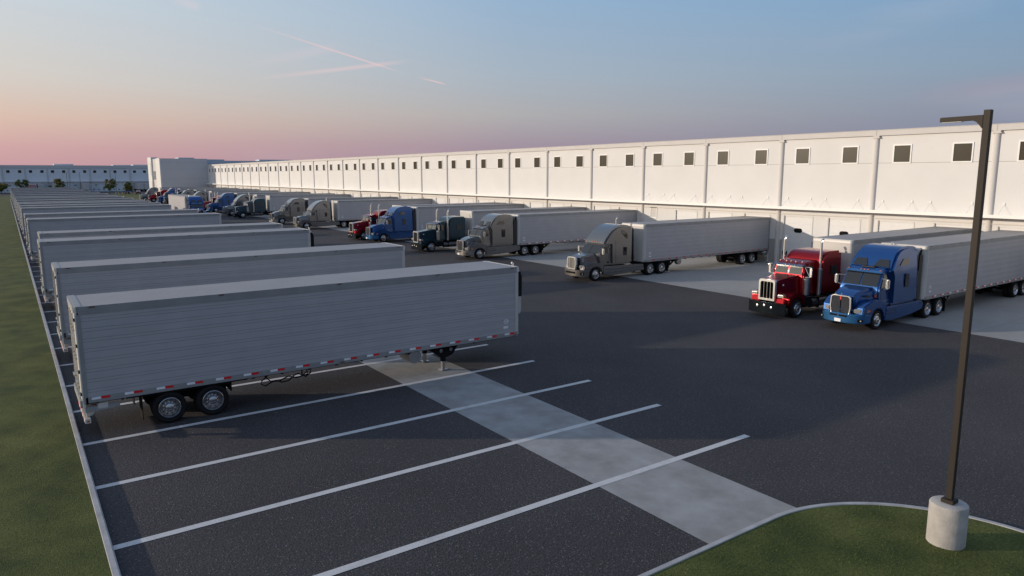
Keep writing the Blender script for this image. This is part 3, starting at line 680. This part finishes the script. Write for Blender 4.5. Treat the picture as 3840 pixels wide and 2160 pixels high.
for k in range(-3, 5):
    for d in (.85, 3.1, 4.45, 7.3):
        y = Y0+k*BAY-d; b = MB(); b.tube([(-.01, y, 5.85), (-.92, y, 5.10)], .010, 'wall', 6); b.box(-.05, 0, y-.05, y+.05, 5.78, 5.95, 'white'); b.build('tie_rod', W)
for k in range(-5, 29):
    yp = Y0+k*BAY
    for d in (2.05, 6.35): pane_window(W, 0, yp-d, 8.88, 1.22, 1.25, panem='pane' if k < 19 else 'pane2')
pane_window(W, 0, 30.35, 3.4, .8, 1.0, panem='pil')

# office block
O = empty('office_block'); O.location = (41.2, 236.2, 0); tag(O, 'pale office block with narrow windows at the far end of the warehouse', 'building')
b = MB(); b.box(0, 14.4, 0, 22.5, 0, 13.35, 'officew'); b.box(14.4, 21.4, 6, 22, 0, 13.3, 'shadewall')
b.box(21.4, 60, 14, 22, 0, 13.05, 'shadewall'); b.build('wall', O)
b = MB()
for z in (3.55, 6.7, 9.9, 12.0): b.box(.0, 14.4, -.006, -.002, z, z+.05, 'groove')
b.build('panel_joint', O)
b = MB(); b.box(-.35, -.003, -.0, 8.0, 0, 13.4, 'wall'); b.build('facade_panel', O)
b = MB(); b.box(-.5, -.003, 15.5, 22.8, 0, 14.0, 'wall'); b.box(-.003, 1.5, 15.5, 22.8, 13.36, 14.0, 'wall'); b.build('facade_panel', O)
for z, h in ((6.4, 2.9), (1.0, 2.4)):
    for k in range(3): pane_window(O, 0, 9.2+k*2.2, z, 1.3, h, panem='pane2')
for z, h in ((6.0, 6.0),): pane_window(O, -.5, 16.2, z-4.5, .35, 4.2, panem='pane2'); pane_window(O, -.5, 16.6, z+1.8, .35, 4.2, panem='pane2')
b = MB(); b.box(6, 11, 3, 9, 13.36, 13.75, 'shadewall'); b.box(36, 48, 15, 20, 13.06, 13.6, 'shadewall'); b.build('rooftop_unit', O)

# far warehouse
FW = empty('warehouse'); FW.location = (0, 383, 0); tag(FW, 'second long warehouse in blue shade across the far lot at left', 'warehouse')
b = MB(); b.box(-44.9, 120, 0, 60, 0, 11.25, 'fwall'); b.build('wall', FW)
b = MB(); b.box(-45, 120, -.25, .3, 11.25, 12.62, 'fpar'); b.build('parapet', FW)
b = MB()
for x0, x1, z in ((19, 27, 13.3), (44, 52, 13.0), (53, 60, 13.2), (61, 70, 13.0)): b.box(x0, x1, 4, 14, 11.3, z, 'shadewall')
b.build('rooftop_unit', FW)
for k in range(-5, 14):
    x = -1.65+k*8.71
    b = MB(); b.box(x-.28, x+.28, -.25, -.002, 0, 11.25, 'pil'); b.build('pilaster', FW)
    for d in (2.2, 6.7): pane_window(FW, 0, x+d, 9.05, 1.3, 1.25, 'y', 'pane2' if k < 3 else 'pane', .12)
    if k < 10:
        for d in (1.0, 5.2):
            b = MB(); b.box(x+d, x+d+2.6, -.06, -.003, 1.2, 4.2, 'door'); o = b.build('dock_door', FW)
            b = MB(); b.box(x+d+.8, x+d+1.8, -.08, -.062, 3.0, 3.35, 'black'); b.build('vision_panel', o)
            for xx in (x+d, x+d+2.1): b = MB(); b.box(xx, xx+.5, -.2, -.003, .8, 1.15, 'black'); b.build('dock_bumper', o)
b = MB(); b.box(-45, 120, -1.1, -.26, 4.75, 4.98, 'pil'); b.build('canopy', FW)

# ------------------------------------------------------------------ ground
def plane(name, x0, x1, y0, y1, z, m, nx=1, ny=1):
    b = MB(); vs = []; fs = []
    for i in range(nx+1):
        for j in range(ny+1): vs.append((lerp(x0, x1, i/nx), lerp(y0, y1, j/ny), z))
    for i in range(nx):
        for j in range(ny): a = i*(ny+1)+j; fs.append((a, a+ny+1, a+ny+2, a+1))
    b.add(vs, fs, m); return struct(b, name)
plane('ground', -3000, 3000, -3000, 3000, -.03, 'earth')
YE = 268
b = MB(); b.add([(0, -60, 0), (130, -60, 0), (130, 246, 0), (35, 246, 0), (18, YE, 0), (0, YE, 0)], [(0, 1, 2, 3, 4, 5)], 'asphalt'); struct(b, 'yard_asphalt')
plane('neighbour_lot', -60, -5.6, -60, 300, 0, 'asphalt')
plane('far_lot', -120, 160, 320, 383, 0, 'asphalt')
plane('concrete_strip', 10.645, 13.741, -60, 246, .004, 'concrete')
plane('concrete_apron', 37.9, XB, -60, 245.5, .004, 'apron')
b = MB()
LY = [k*3.66 for k in range(-3, 66)]
for y in LY: b.add([(0.0, y-.11, .008), (16.84, y-.11, .008), (16.84, y+.11, .008), (0.0, y+.11, .008)], [(0, 1, 2, 3)], 'paint')
for k in range(-10, 70): b.add([(-10.6, k*3.66-.05, .008), (-5.78, k*3.66-.05, .008), (-5.78, k*3.66+.05, .008), (-10.6, k*3.66+.05, .008)], [(0, 1, 2, 3)], 'paint')
struct(b, 'parking_lines')
# grass: median strip plus the rounded corner island
cx, cy, cr = 12.6, -18.85, 4.10
arcp = [(cx+cr*math.sin(a), cy+cr*math.cos(a)) for a in [PI/2*k/24 for k in range(25)]]
edge = [(0, YE), (0, cy+cr)] + arcp + [(cx+cr, -60)]
def offset(pts, d):
    out = []
    for i, p in enumerate(pts):
        a = Vector(pts[max(i-1, 0)]); c = Vector(pts[min(i+1, len(pts)-1)]); p = Vector(p)
        if i in (0, len(pts)-1): t = (c-a).normalized(); out.append(tuple(p+Vector((t.y, -t.x))*d)); continue
        t1 = (p-a).normalized(); t2 = (c-p).normalized(); n1 = Vector((t1.y, -t1.x)); n2 = Vector((t2.y, -t2.x)); n = (n1+n2).normalized()
        out.append(tuple(p+n*d/max(.4, n.dot(n1))))
    return out
inn = offset(edge, .17)     # inside (towards the grass)
b = MB(); zc = .15
prof = [(0, 0), (.02, .12), (.05, .148), (.16, .15), (.17, .125)]
rings = [[(x, y, h) for x, y in offset(edge, d)] for d, h in prof]
v = [p for r_ in rings for p in r_]; n = len(edge)
b.add(v, [(i*n+k, i*n+k+1, (i+1)*n+k+1, (i+1)*n+k) for i in range(len(prof)-1) for k in range(n-1)], 'curb', True)
b.box(-5.6, -5.43, -60, 300, 0, .15, 'curb')
struct(b, 'curb')
# lawn as a fine sheet
b = MB()
def hlawn(x, y): return .135 + .02*noise.noise(Vector((x*.6, y*.6, 0)))
poly = [(-2.44, YE), (inn[0][0]-.0, YE)] 
b.add([(-5.44, YE, .13), (-5.44, -60, .13)] + [(x, y, .13) for x, y in inn[::-1]], [tuple(range(2+len(inn)))], 'grass')
b.add([(-5.44, YE, .13), (-5.44, 300, .13), (120, 300, .0), (120, 246, -.01), (35, 246.1, .0), (18, YE+.1, .0), (0, YE+.1, .13)], [(0, 1, 2, 3, 4, 5, 6)], 'grass')
struct(b, 'lawn')
plane('far_lawn', -5.4, 120, 250, 319.8, -.006, 'grass')
# short grass tufts on the near lawn
b = MB(); rg = random.Random(3)
def inside(x, y):
    if x < -2.4: return False
    if y > -14.95: return x < -.2
    if x < cx: return True
    return math.hypot(x-cx, y-cy) < cr-.2 if y > cy else x < cx+cr-.2
cnt = 0
def blade(x, y, h):
    a = rg.uniform(0, 2*PI); w = .012; dx, dy = math.cos(a)*w, math.sin(a)*w; lx, ly = rg.uniform(-.6, .6)*h, rg.uniform(-.6, .6)*h
    vv.extend([(x-dx, y-dy, .125), (x+dx, y+dy, .125), (x+lx, y+ly, .125+h)]); k = len(vv); ff.append((k-3, k-2, k-1))
vv = []; ff = []
for _ in range(14000):
    x, y = rg.uniform(5.5, 16.7), rg.uniform(-21.5, -14.9)
    if inside(x, y): blade(x, y, rg.uniform(.01, .03))
b.add(vv, ff, 'blade')
struct(b, 'grass_blades', 'stuff')

# ------------------------------------------------------------------ light posts
def make_post():
    T = empty('light_post')
    b = MB(); b.lathe([(.37, 0), (.37, .86), (.355, .89), (.33, .905), (.01, .907)], 'pedestal', axis='z', n=40); b.build('pedestal', T)
    b = MB(); b.box(-.125, .125, -.125, .125, .905, .995, 'pole', .008); b.build('base_plate', T)
    b = MB(); b.box(-.062, .062, -.062, .062, 1.0, 9.08, 'pole', .005); b.build('pole', T)
    b = MB(); b.prism([(.085, 8.92), (.25, 8.80), (.25, 8.80), (.085, 8.55)][:0] or [(.062, 8.985), (.84, 8.975), (.86, 8.96), (.86, 8.885), (.26, 8.89), (.17, 8.85), (.062, 8.72)], -.07, .07, 'pole', axis='x'); a = b.build('lamp_arm', T)
    b = MB(); b.box(-.06, .06, .45, .82, 8.872, 8.879, 'white'); b.build('lens', a)
    return T
post = make_post()
place(post, 14.7, -17.66, 0, 'tall bronze light post on a round concrete pedestal in the corner lawn', 'light post', z=.13)
for x, y, rz, l in ((20.3, 330, PI, 'distant light post rising behind the bushy tree of the far lot'), (25, 330, PI, 'distant light post left of the white trailer in the far lot'), (37.6, 325, -PI/2, 'distant light post beside the tallest bushy tree near the office block')):
    place(post, x, y, rz, l, 'light post', 'distant light posts', z=0)

# ------------------------------------------------------------------ trailers
TR = make_trailer(16.3, True, hoses=True); TD = make_trailer(16.35, False)
row = [(1.82, 1), (12.78, 0), (27.5, 1), (34.75, 0), (53.8, 0), (64.0, 1), (80.5, 0), (88.2, 0), (96.8, 0), (102.2, 1), (113.3, 0), (126.2, 1), (134.4, 0), (150.0, 0), (167.0, 0), (188, 0), (209.5, 0), (230, 0), (250.5, 0)]
ords = ['nearest', 'second', 'third', 'fourth', 'fifth', 'sixth', 'seventh', 'eighth', 'ninth', 'tenth', 'eleventh', 'twelfth', 'thirteenth', 'fourteenth', 'fifteenth', 'sixteenth', 'seventeenth', 'eighteenth', 'farthest']
for i, (y, rf) in enumerate(row):
    l = 'silver trailer with its tandem wheels in full view, nearest the camera' if i == 0 else 'silver trailer in the grass-side row, %s from the camera' % ords[i]
    if rf and i: l = 'silver trailer with cooling unit in the grass-side row, %s from the camera' % ords[i]
    place(TR if rf else TD, {3: .42, 1: .24}.get(i, .17 if i < 9 else .1), y, 0, l, 'trailer', 'trailers parked along the grass curb')
KR = make_trailer(16.1, True); KD = make_trailer(16.1, False, redonly=True)
aero_b = make_aero('blue'); aero_g = make_aero('gray'); cur_g = make_curved('gray'); lng_r = make_long('red'); lng_t = make_long('teal')
NB = {'ab': aero_b, 'ag': aero_g, 'cg': cur_g, 'lr': lng_r, 'lt': lng_t}
docks = [  # n, kind, x of front axle, description
    (0, 'ab', 35.0), (1, 'lr', 34.5), (5, 'cg', 34.6), (9, 'ag', 35.1), (11, 'lt', 34.55), (14, 'ab', 35.1), (15, 'lr', 34.5), (20, 'cg', 34.7), (23, 'ag', 35.1),
    (28, 'lt', 34.5), (30, 'cg', 34.7), (33.5, 'ab', 35.1), (34.5, 'lr', 34.5), (39, 'cg', 34.7), (43, 'ag', 35.1), (45, 'lt', 34.5), (48, 'ab', 35.1), (51, 'lr', 34.5), (55, 'cg', 34.7)]
look = {'ab': 'blue aerodynamic truck with tall sleeper roof', 'ag': 'grey aerodynamic truck with window strips in its roof', 'cg': 'grey truck with smooth curved roof', 'lr': 'red long-nosed truck with twin chrome stacks', 'lt': 'dark teal long-nosed truck with twin chrome stacks'}
tot = {}
for n_, k, x in docks: tot[k] = tot.get(k, 0)+1
ordn = ['nearest', 'second nearest', 'third nearest', 'fourth nearest', 'farthest']
seen = {}
for n_, k, x in docks:
    y = -5.36+4.246*n_+1.27
    i = seen.get(k, 0); seen[k] = i+1
    w = ordn[-1] if i == tot[k]-1 and i else ordn[i]
    place(NB[k], x, y, 0, '%s, %s of its kind' % (look[k], w), 'truck', 'trucks backed to the warehouse docks')
    rf = k[0] == 'a'
    place(KR if rf else KD, XB-.06, y, PI, 'silver trailer docked behind the %s %s' % (w, look[k].split(' with')[0]), 'trailer', 'trailers at the warehouse docks')
# truck driving down the yard
place(aero_b, 26.9, 114.0, PI/2, 'blue truck coming down the yard lane towards the camera', 'truck')
place(KR, 26.9, 114.0+4.75+16.1, -PI/2, 'pale trailer pulled down the yard lane by the blue truck', 'trailer')
# far lot
fl = [(9.0, 'lr'), (12.4, None), (18.0, None), (29.8, None), (52.85, None), (55.6, None)]

# trees
def make_tree(h, w, seed, mixl=.35):
    T = empty('tree'); g = random.Random(seed)
    b = MB(); b.tube([(0, 0, 0), (.05, .02, h*.3), (0, .06, h*.75)], [.12, .09, .03], 'bark', 8)
    br = []
    for k in range(10):
        a = g.uniform(0, 2*PI); z0 = h*g.uniform(.22, .6); l = w*g.uniform(.25, .48); z1 = z0+l*g.uniform(.5, 1.2)
        e = (l*math.cos(a), l*math.sin(a), min(h*.95, z1)); br.append(e); b.tube([(0, 0, z0), (e[0]*.5, e[1]*.5, (z0+e[2])/2-.05), e], [.05, .035, .015], 'bark', 5)
    b.build('trunk', T)
    b = MB(); cl = [(e, g.uniform(.5, .95)) for e in br] + [((g.gauss(0, w*.2), g.gauss(0, w*.2), h*g.uniform(.3, .98)), g.uniform(.35, .8)) for _ in range(16)]
    v = {'leaf': ([], []), 'leaf2': ([], [])}
    for (cx_, cy_, cz_), r_ in cl:
        lm = 'leaf2' if g.random() < mixl else 'leaf'
        for _ in range(120):
            d = Vector((g.gauss(0, 1), g.gauss(0, 1), g.gauss(0, .8)))*r_*.5; p = Vector((cx_, cy_, cz_))+d
            if p.z < .3: continue
            a1 = Vector((g.uniform(-1, 1), g.uniform(-1, 1), g.uniform(-1, 1))).normalized()*.13; a2 = a1.cross(Vector((g.uniform(-1, 1), g.uniform(-1, 1), g.uniform(-1, 1)))).normalized()*.10
            V, F_ = v[lm]; V += [p-a1-a2, p+a1-a2, p+a1+a2, p-a1+a2]; q = len(V); F_.append((q-4, q-3, q-2, q-1))
    for m_, (V, F_) in v.items(): b.add(V, F_, m_)
    b.build('crown', T); return T
for (x, y, h, w, sd, l) in ((-2.6, 352, 4.6, 4.5, 1, 'small dark tree at the left edge of the far lawn'), (5.0, 345, 6.2, 4.6, 2, 'thin-crowned tree left of the red cab in the far lot'), (18.2, 341, 6.3, 5.2, 3, 'broad yellow-green tree in front of the far warehouse'),
                            (34.3, 318, 6.5, 4.8, 4, 'tall bushy tree beside a light post near the parked cars'), (41.9, 323, 4.8, 2.6, 5, 'slim small tree behind the parked blue car')):
    t = make_tree(h, w, sd); t.location = (x, y, 0); tag(t, l, 'tree', 'trees of the far lot')

# cars and bollards in the far lot
def make_car(c, suv):
    T = empty('parked_car'); h = 1.75 if suv else 1.5
    b = MB(); b.prism([(-2.3, .35), (-2.35, .75), (-2.2, .95), (-1.1, 1.08), (-.4, h-.08), (.2, h), (1.6, h-.03), (2.15, 1.1), (2.3, .9), (2.3, .35)], -.9, .9, c, bev=.1, seg=3, fn=lambda x, y, z: (x, y*(1-.18*max(0, z-1)), z)); b.build('body', T)
    b = MB(); b.panel([(-1.08, -.72, 1.12), (-1.08, .72, 1.12), (-.47, .66, h-.13), (-.47, -.66, h-.13)], .01, 'glass', .03); b.build('windscreen', T)
    for s in (-1, 1):
        b = MB(); b.panel([(-.8, s*.885, 1.08), (1.8, s*.885, 1.08), (1.5, s*.80, h-.16), (-.35, s*.80, h-.16)][::(1 if s < 0 else -1)], .01, 'glass', .02); b.build('side_window', T)
        b = MB(); b.box(-2.37, -2.2, *sorted((s*.5, s*.82)), .68, .86, 'lamp'); b.build('headlight', T)
        for x in (-1.4, 1.4): wheel(T, x, s*.9, s, r=.35, lug=False)
    b = MB(); b.box(-2.38, -2.3, -.45, .45, .5, .8, 'black'); b.build('grille', T)
    return T
c1 = make_car('carblue', True); c1.location = (41.6, 321.8, 0); c1.rotation_euler = (0, 0, PI/2-.2); tag(c1, 'blue-white parked car facing the camera by the yellow bollards', 'car')
c2 = make_car('carred', False); c2.location = (45.6, 322.5, 0); c2.rotation_euler = (0, 0, PI/2-.15); tag(c2, 'dark red parked car right of the blue car in the far lot', 'car')
b = MB(); b.lathe([(.09, 0), (.09, 1.0), (.05, 1.06), (.005, 1.07)], 'yellow', axis='z', n=14); bo = b.build('bollard')
KIDS[bo.name] = []
for i, (x, y) in enumerate(((37.6, 317.5), (38.9, 317), (40.6, 316.5), (42.0, 316.3), (43.2, 316.2))):
    place(bo, x, y, 0, 'short yellow bollard by the parked cars, %s from the left' % ['first', 'second', 'third', 'fourth', 'fifth'][i], 'bollard', 'yellow bollards by the parked cars')
names_fl = ['far left', 'second from the left', 'middle left', 'middle, behind the white lit one', 'right of the slim tree', 'beside the office block']
for i, (x, k) in enumerate(fl):
    yf = 383-1.2
    place(KD if k != 'ab' else KR, x, yf, -PI/2, 'trailer at the far shaded warehouse, %s' % names_fl[i], 'trailer', 'trailers at the far warehouse')
    if k: place(NB[k], x, yf-16.1-4.4, PI/2, '%s truck facing the camera at the far shaded warehouse' % ('red' if k == 'lr' else 'blue'), 'truck')

# ------------------------------------------------------------------ sky
sun_h = Vector((-7.33, 5.21, 0)).normalized(); EL = R(10.9)
w = bpy.data.worlds.new('World'); scn.world = w; w.use_nodes = True
N = w.node_tree.nodes; L = w.node_tree.links; bg = N['Background']
tc = N.new('ShaderNodeTexCoord'); nrm = N.new('ShaderNodeVectorMath'); nrm.operation = 'NORMALIZE'; L.new(tc.outputs['Generated'], nrm.inputs[0])
sx = N.new('ShaderNodeSeparateXYZ'); L.new(nrm.outputs[0], sx.inputs[0])
fl_ = N.new('ShaderNodeVectorMath'); fl_.operation = 'MULTIPLY'; fl_.inputs[1].default_value = (1, 1, 0); L.new(nrm.outputs[0], fl_.inputs[0])
fn_ = N.new('ShaderNodeVectorMath'); fn_.operation = 'NORMALIZE'; L.new(fl_.outputs[0], fn_.inputs[0])
dt = N.new('ShaderNodeVectorMath'); dt.operation = 'DOT_PRODUCT'; dt.inputs[1].default_value = sun_h; L.new(fn_.outputs[0], dt.inputs[0])
def ramp(stops):
    r = N.new('ShaderNodeValToRGB'); e = r.color_ramp.elements
    for i, (deg, col) in enumerate(stops):
        p = math.sin(R(deg))
        el = e[i] if i < 2 else e.new(p)
        el.position = p; el.color = srgb(*col)
    L.new(sx.outputs[2], r.inputs[0]); return r
ZEN = (122, 148, 188)
SL = ramp([(0, (198, 154, 164)), (90, ZEN), (1.8, (210, 166, 168)), (3.7, (221, 190, 175)), (6.2, (217, 208, 200)), (11.3, (206, 215, 221)), (25, (180, 200, 220))])
SM = ramp([(0, (150, 130, 152)), (90, ZEN), (2.2, (162, 146, 162)), (4.6, (176, 174, 177)), (7.6, (168, 181, 195)), (13.8, (149, 180, 210)), (25, (130, 165, 205))])
SR = ramp([(0, (122, 124, 148)), (90, ZEN), (4.0, (134, 143, 165)), (7.0, (136, 157, 180)), (13, (121, 162, 200)), (25, (105, 145, 190))])
SO = ramp([(0, (122, 122, 140)), (90, ZEN), (8, (128, 131, 155)), (25, (118, 132, 162))])
SW = ramp([(0, (246, 172, 130)), (90, ZEN), (5, (255, 214, 172)), (12, (246, 228, 205)), (28, (205, 210, 216))])
def mr(a, b_):
    m_ = N.new('ShaderNodeMapRange'); m_.inputs[1].default_value = a; m_.inputs[2].default_value = b_; m_.interpolation_type = 'LINEAR'; L.new(dt.outputs['Value'], m_.inputs[0]); return m_.outputs[0]
def mix(f, a, b_):
    m_ = N.new('ShaderNodeMix'); m_.data_type = 'RGBA'; L.new(f, m_.inputs[0]); L.new(a, m_.inputs[6]); L.new(b_, m_.inputs[7]); return m_.outputs[2]
col = mix(mr(-1, -.57), SO.outputs[0], SR.outputs[0]); col = mix(mr(-.57, 0), col, SM.outputs[0]); col = mix(mr(0, .6), col, SL.outputs[0]); col = mix(mr(.62, 1), col, SW.outputs[0])
# thin uneven haze variation
nz = N.new('ShaderNodeTexNoise'); nz.inputs['Scale'].default_value = 2.2; nz.inputs['Detail'].default_value = 4
mp = N.new('ShaderNodeMapping'); mp.inputs['Scale'].default_value = (1, 1, 6); mp.inputs['Rotation'].default_value = (.15, .1, 0); L.new(nrm.outputs[0], mp.inputs[0]); L.new(mp.outputs[0], nz.inputs['Vector'])
wr = N.new('ShaderNodeMapRange'); wr.interpolation_type = 'SMOOTHSTEP'; wr.inputs[1].default_value = .52; wr.inputs[2].default_value = .78; wr.inputs[3].default_value = 0; wr.inputs[4].default_value = .22; L.new(nz.outputs['Fac'], wr.inputs[0])
wm = N.new('ShaderNodeMix'); wm.data_type = 'RGBA'; L.new(wr.outputs[0], wm.inputs[0]); L.new(col, wm.inputs[6]); wm.inputs[7].default_value = srgb(205, 198, 208); col = wm.outputs[2]
def contrail(p0, p1, width, amp, c=(250, 205, 200)):
    global col
    a, b_ = skydir(*p0), skydir(*p1); nn = a.cross(b_).normalized(); t = (b_-a).normalized()
    d1 = N.new('ShaderNodeVectorMath'); d1.operation = 'DOT_PRODUCT'; d1.inputs[1].default_value = nn; L.new(nrm.outputs[0], d1.inputs[0])
    ab = N.new('ShaderNodeMath'); ab.operation = 'ABSOLUTE'; L.new(d1.outputs['Value'], ab.inputs[0])
    m1 = N.new('ShaderNodeMapRange'); m1.interpolation_type = 'SMOOTHSTEP'; m1.inputs[1].default_value = 0; m1.inputs[2].default_value = width; m1.inputs[3].default_value = 1; m1.inputs[4].default_value = 0; L.new(ab.outputs[0], m1.inputs[0])
    d2 = N.new('ShaderNodeVectorMath'); d2.operation = 'DOT_PRODUCT'; d2.inputs[1].default_value = t; L.new(nrm.outputs[0], d2.inputs[0])
    ta, tb = a.dot(t), b_.dot(t); g = (tb-ta)*.45
    m2 = N.new('ShaderNodeMapRange'); m2.interpolation_type = 'SMOOTHSTEP'; m2.inputs[1].default_value = ta; m2.inputs[2].default_value = ta+g*1.4; L.new(d2.outputs['Value'], m2.inputs[0])
    m3 = N.new('ShaderNodeMapRange'); m3.interpolation_type = 'SMOOTHSTEP'; m3.inputs[1].default_value = tb-g*.5; m3.inputs[2].default_value = tb; m3.inputs[3].default_value = 1; m3.inputs[4].default_value = 0; L.new(d2.outputs['Value'], m3.inputs[0])
    q = m1.outputs[0]
    for o_ in (m2.outputs[0], m3.outputs[0]):
        mu = N.new('ShaderNodeMath'); mu.operation = 'MULTIPLY'; L.new(q, mu.inputs[0]); L.new(o_, mu.inputs[1]); q = mu.outputs[0]
    mu = N.new('ShaderNodeMath'); mu.operation = 'MULTIPLY'; mu.inputs[1].default_value = amp; L.new(q, mu.inputs[0])
    m_ = N.new('ShaderNodeMix'); m_.data_type = 'RGBA'; L.new(mu.outputs[0], m_.inputs[0]); L.new(col, m_.inputs[6]); m_.inputs[7].default_value = srgb(*c); col = m_.outputs[2]
contrail((880, 70), (1525, 278), .0019, .5)
contrail((1550, 285), (1680, 318), .0016, .55)
contrail((860, 308), (1560, 226), .0042, .42, (238, 205, 205))
contrail((860, 255), (1300, 170), .010, .22, (225, 205, 212))
contrail((620, -10), (760, 30), .008, .3, (230, 210, 212))
contrail((3300, 385), (3990, 290), .02, .30, (175, 155, 168))
sky = N.new('ShaderNodeTexSky'); sky.sky_type = 'NISHITA'; sky.sun_disc = False
sky.sun_elevation = EL; sky.sun_rotation = math.atan2(sun_h.x, sun_h.y); sky.altitude = 0; sky.air_density = 1; sky.dust_density = 1.5
sc = N.new('ShaderNodeVectorMath'); sc.operation = 'SCALE'; sc.inputs['Scale'].default_value = .08; L.new(sky.outputs[0], sc.inputs[0])
c9 = N.new('ShaderNodeVectorMath'); c9.operation = 'SCALE'; c9.inputs['Scale'].default_value = 9.4; L.new(col, c9.inputs[0])
ad = N.new('ShaderNodeVectorMath'); ad.operation = 'ADD'; L.new(c9.outputs[0], ad.inputs[0]); L.new(sc.outputs[0], ad.inputs[1])
L.new(ad.outputs[0], bg.inputs[0]); bg.inputs[1].default_value = .1

sl = bpy.data.lights.new('sun', 'SUN'); so = bpy.data.objects.new('sun', sl); C.objects.link(so)
sl.energy = 3.2; sl.angle = R(.7); sl.color = (1, .86, .70)
sd = -(sun_h*math.cos(EL)+Vector((0, 0, math.sin(EL))))
so.rotation_euler = sd.to_track_quat('-Z', 'Y').to_euler()
scn.view_settings.view_transform = 'Standard'; scn.view_settings.look = 'None'; scn.view_settings.gamma = 1; scn.view_settings.exposure = 0
scn.render.engine = 'CYCLES'
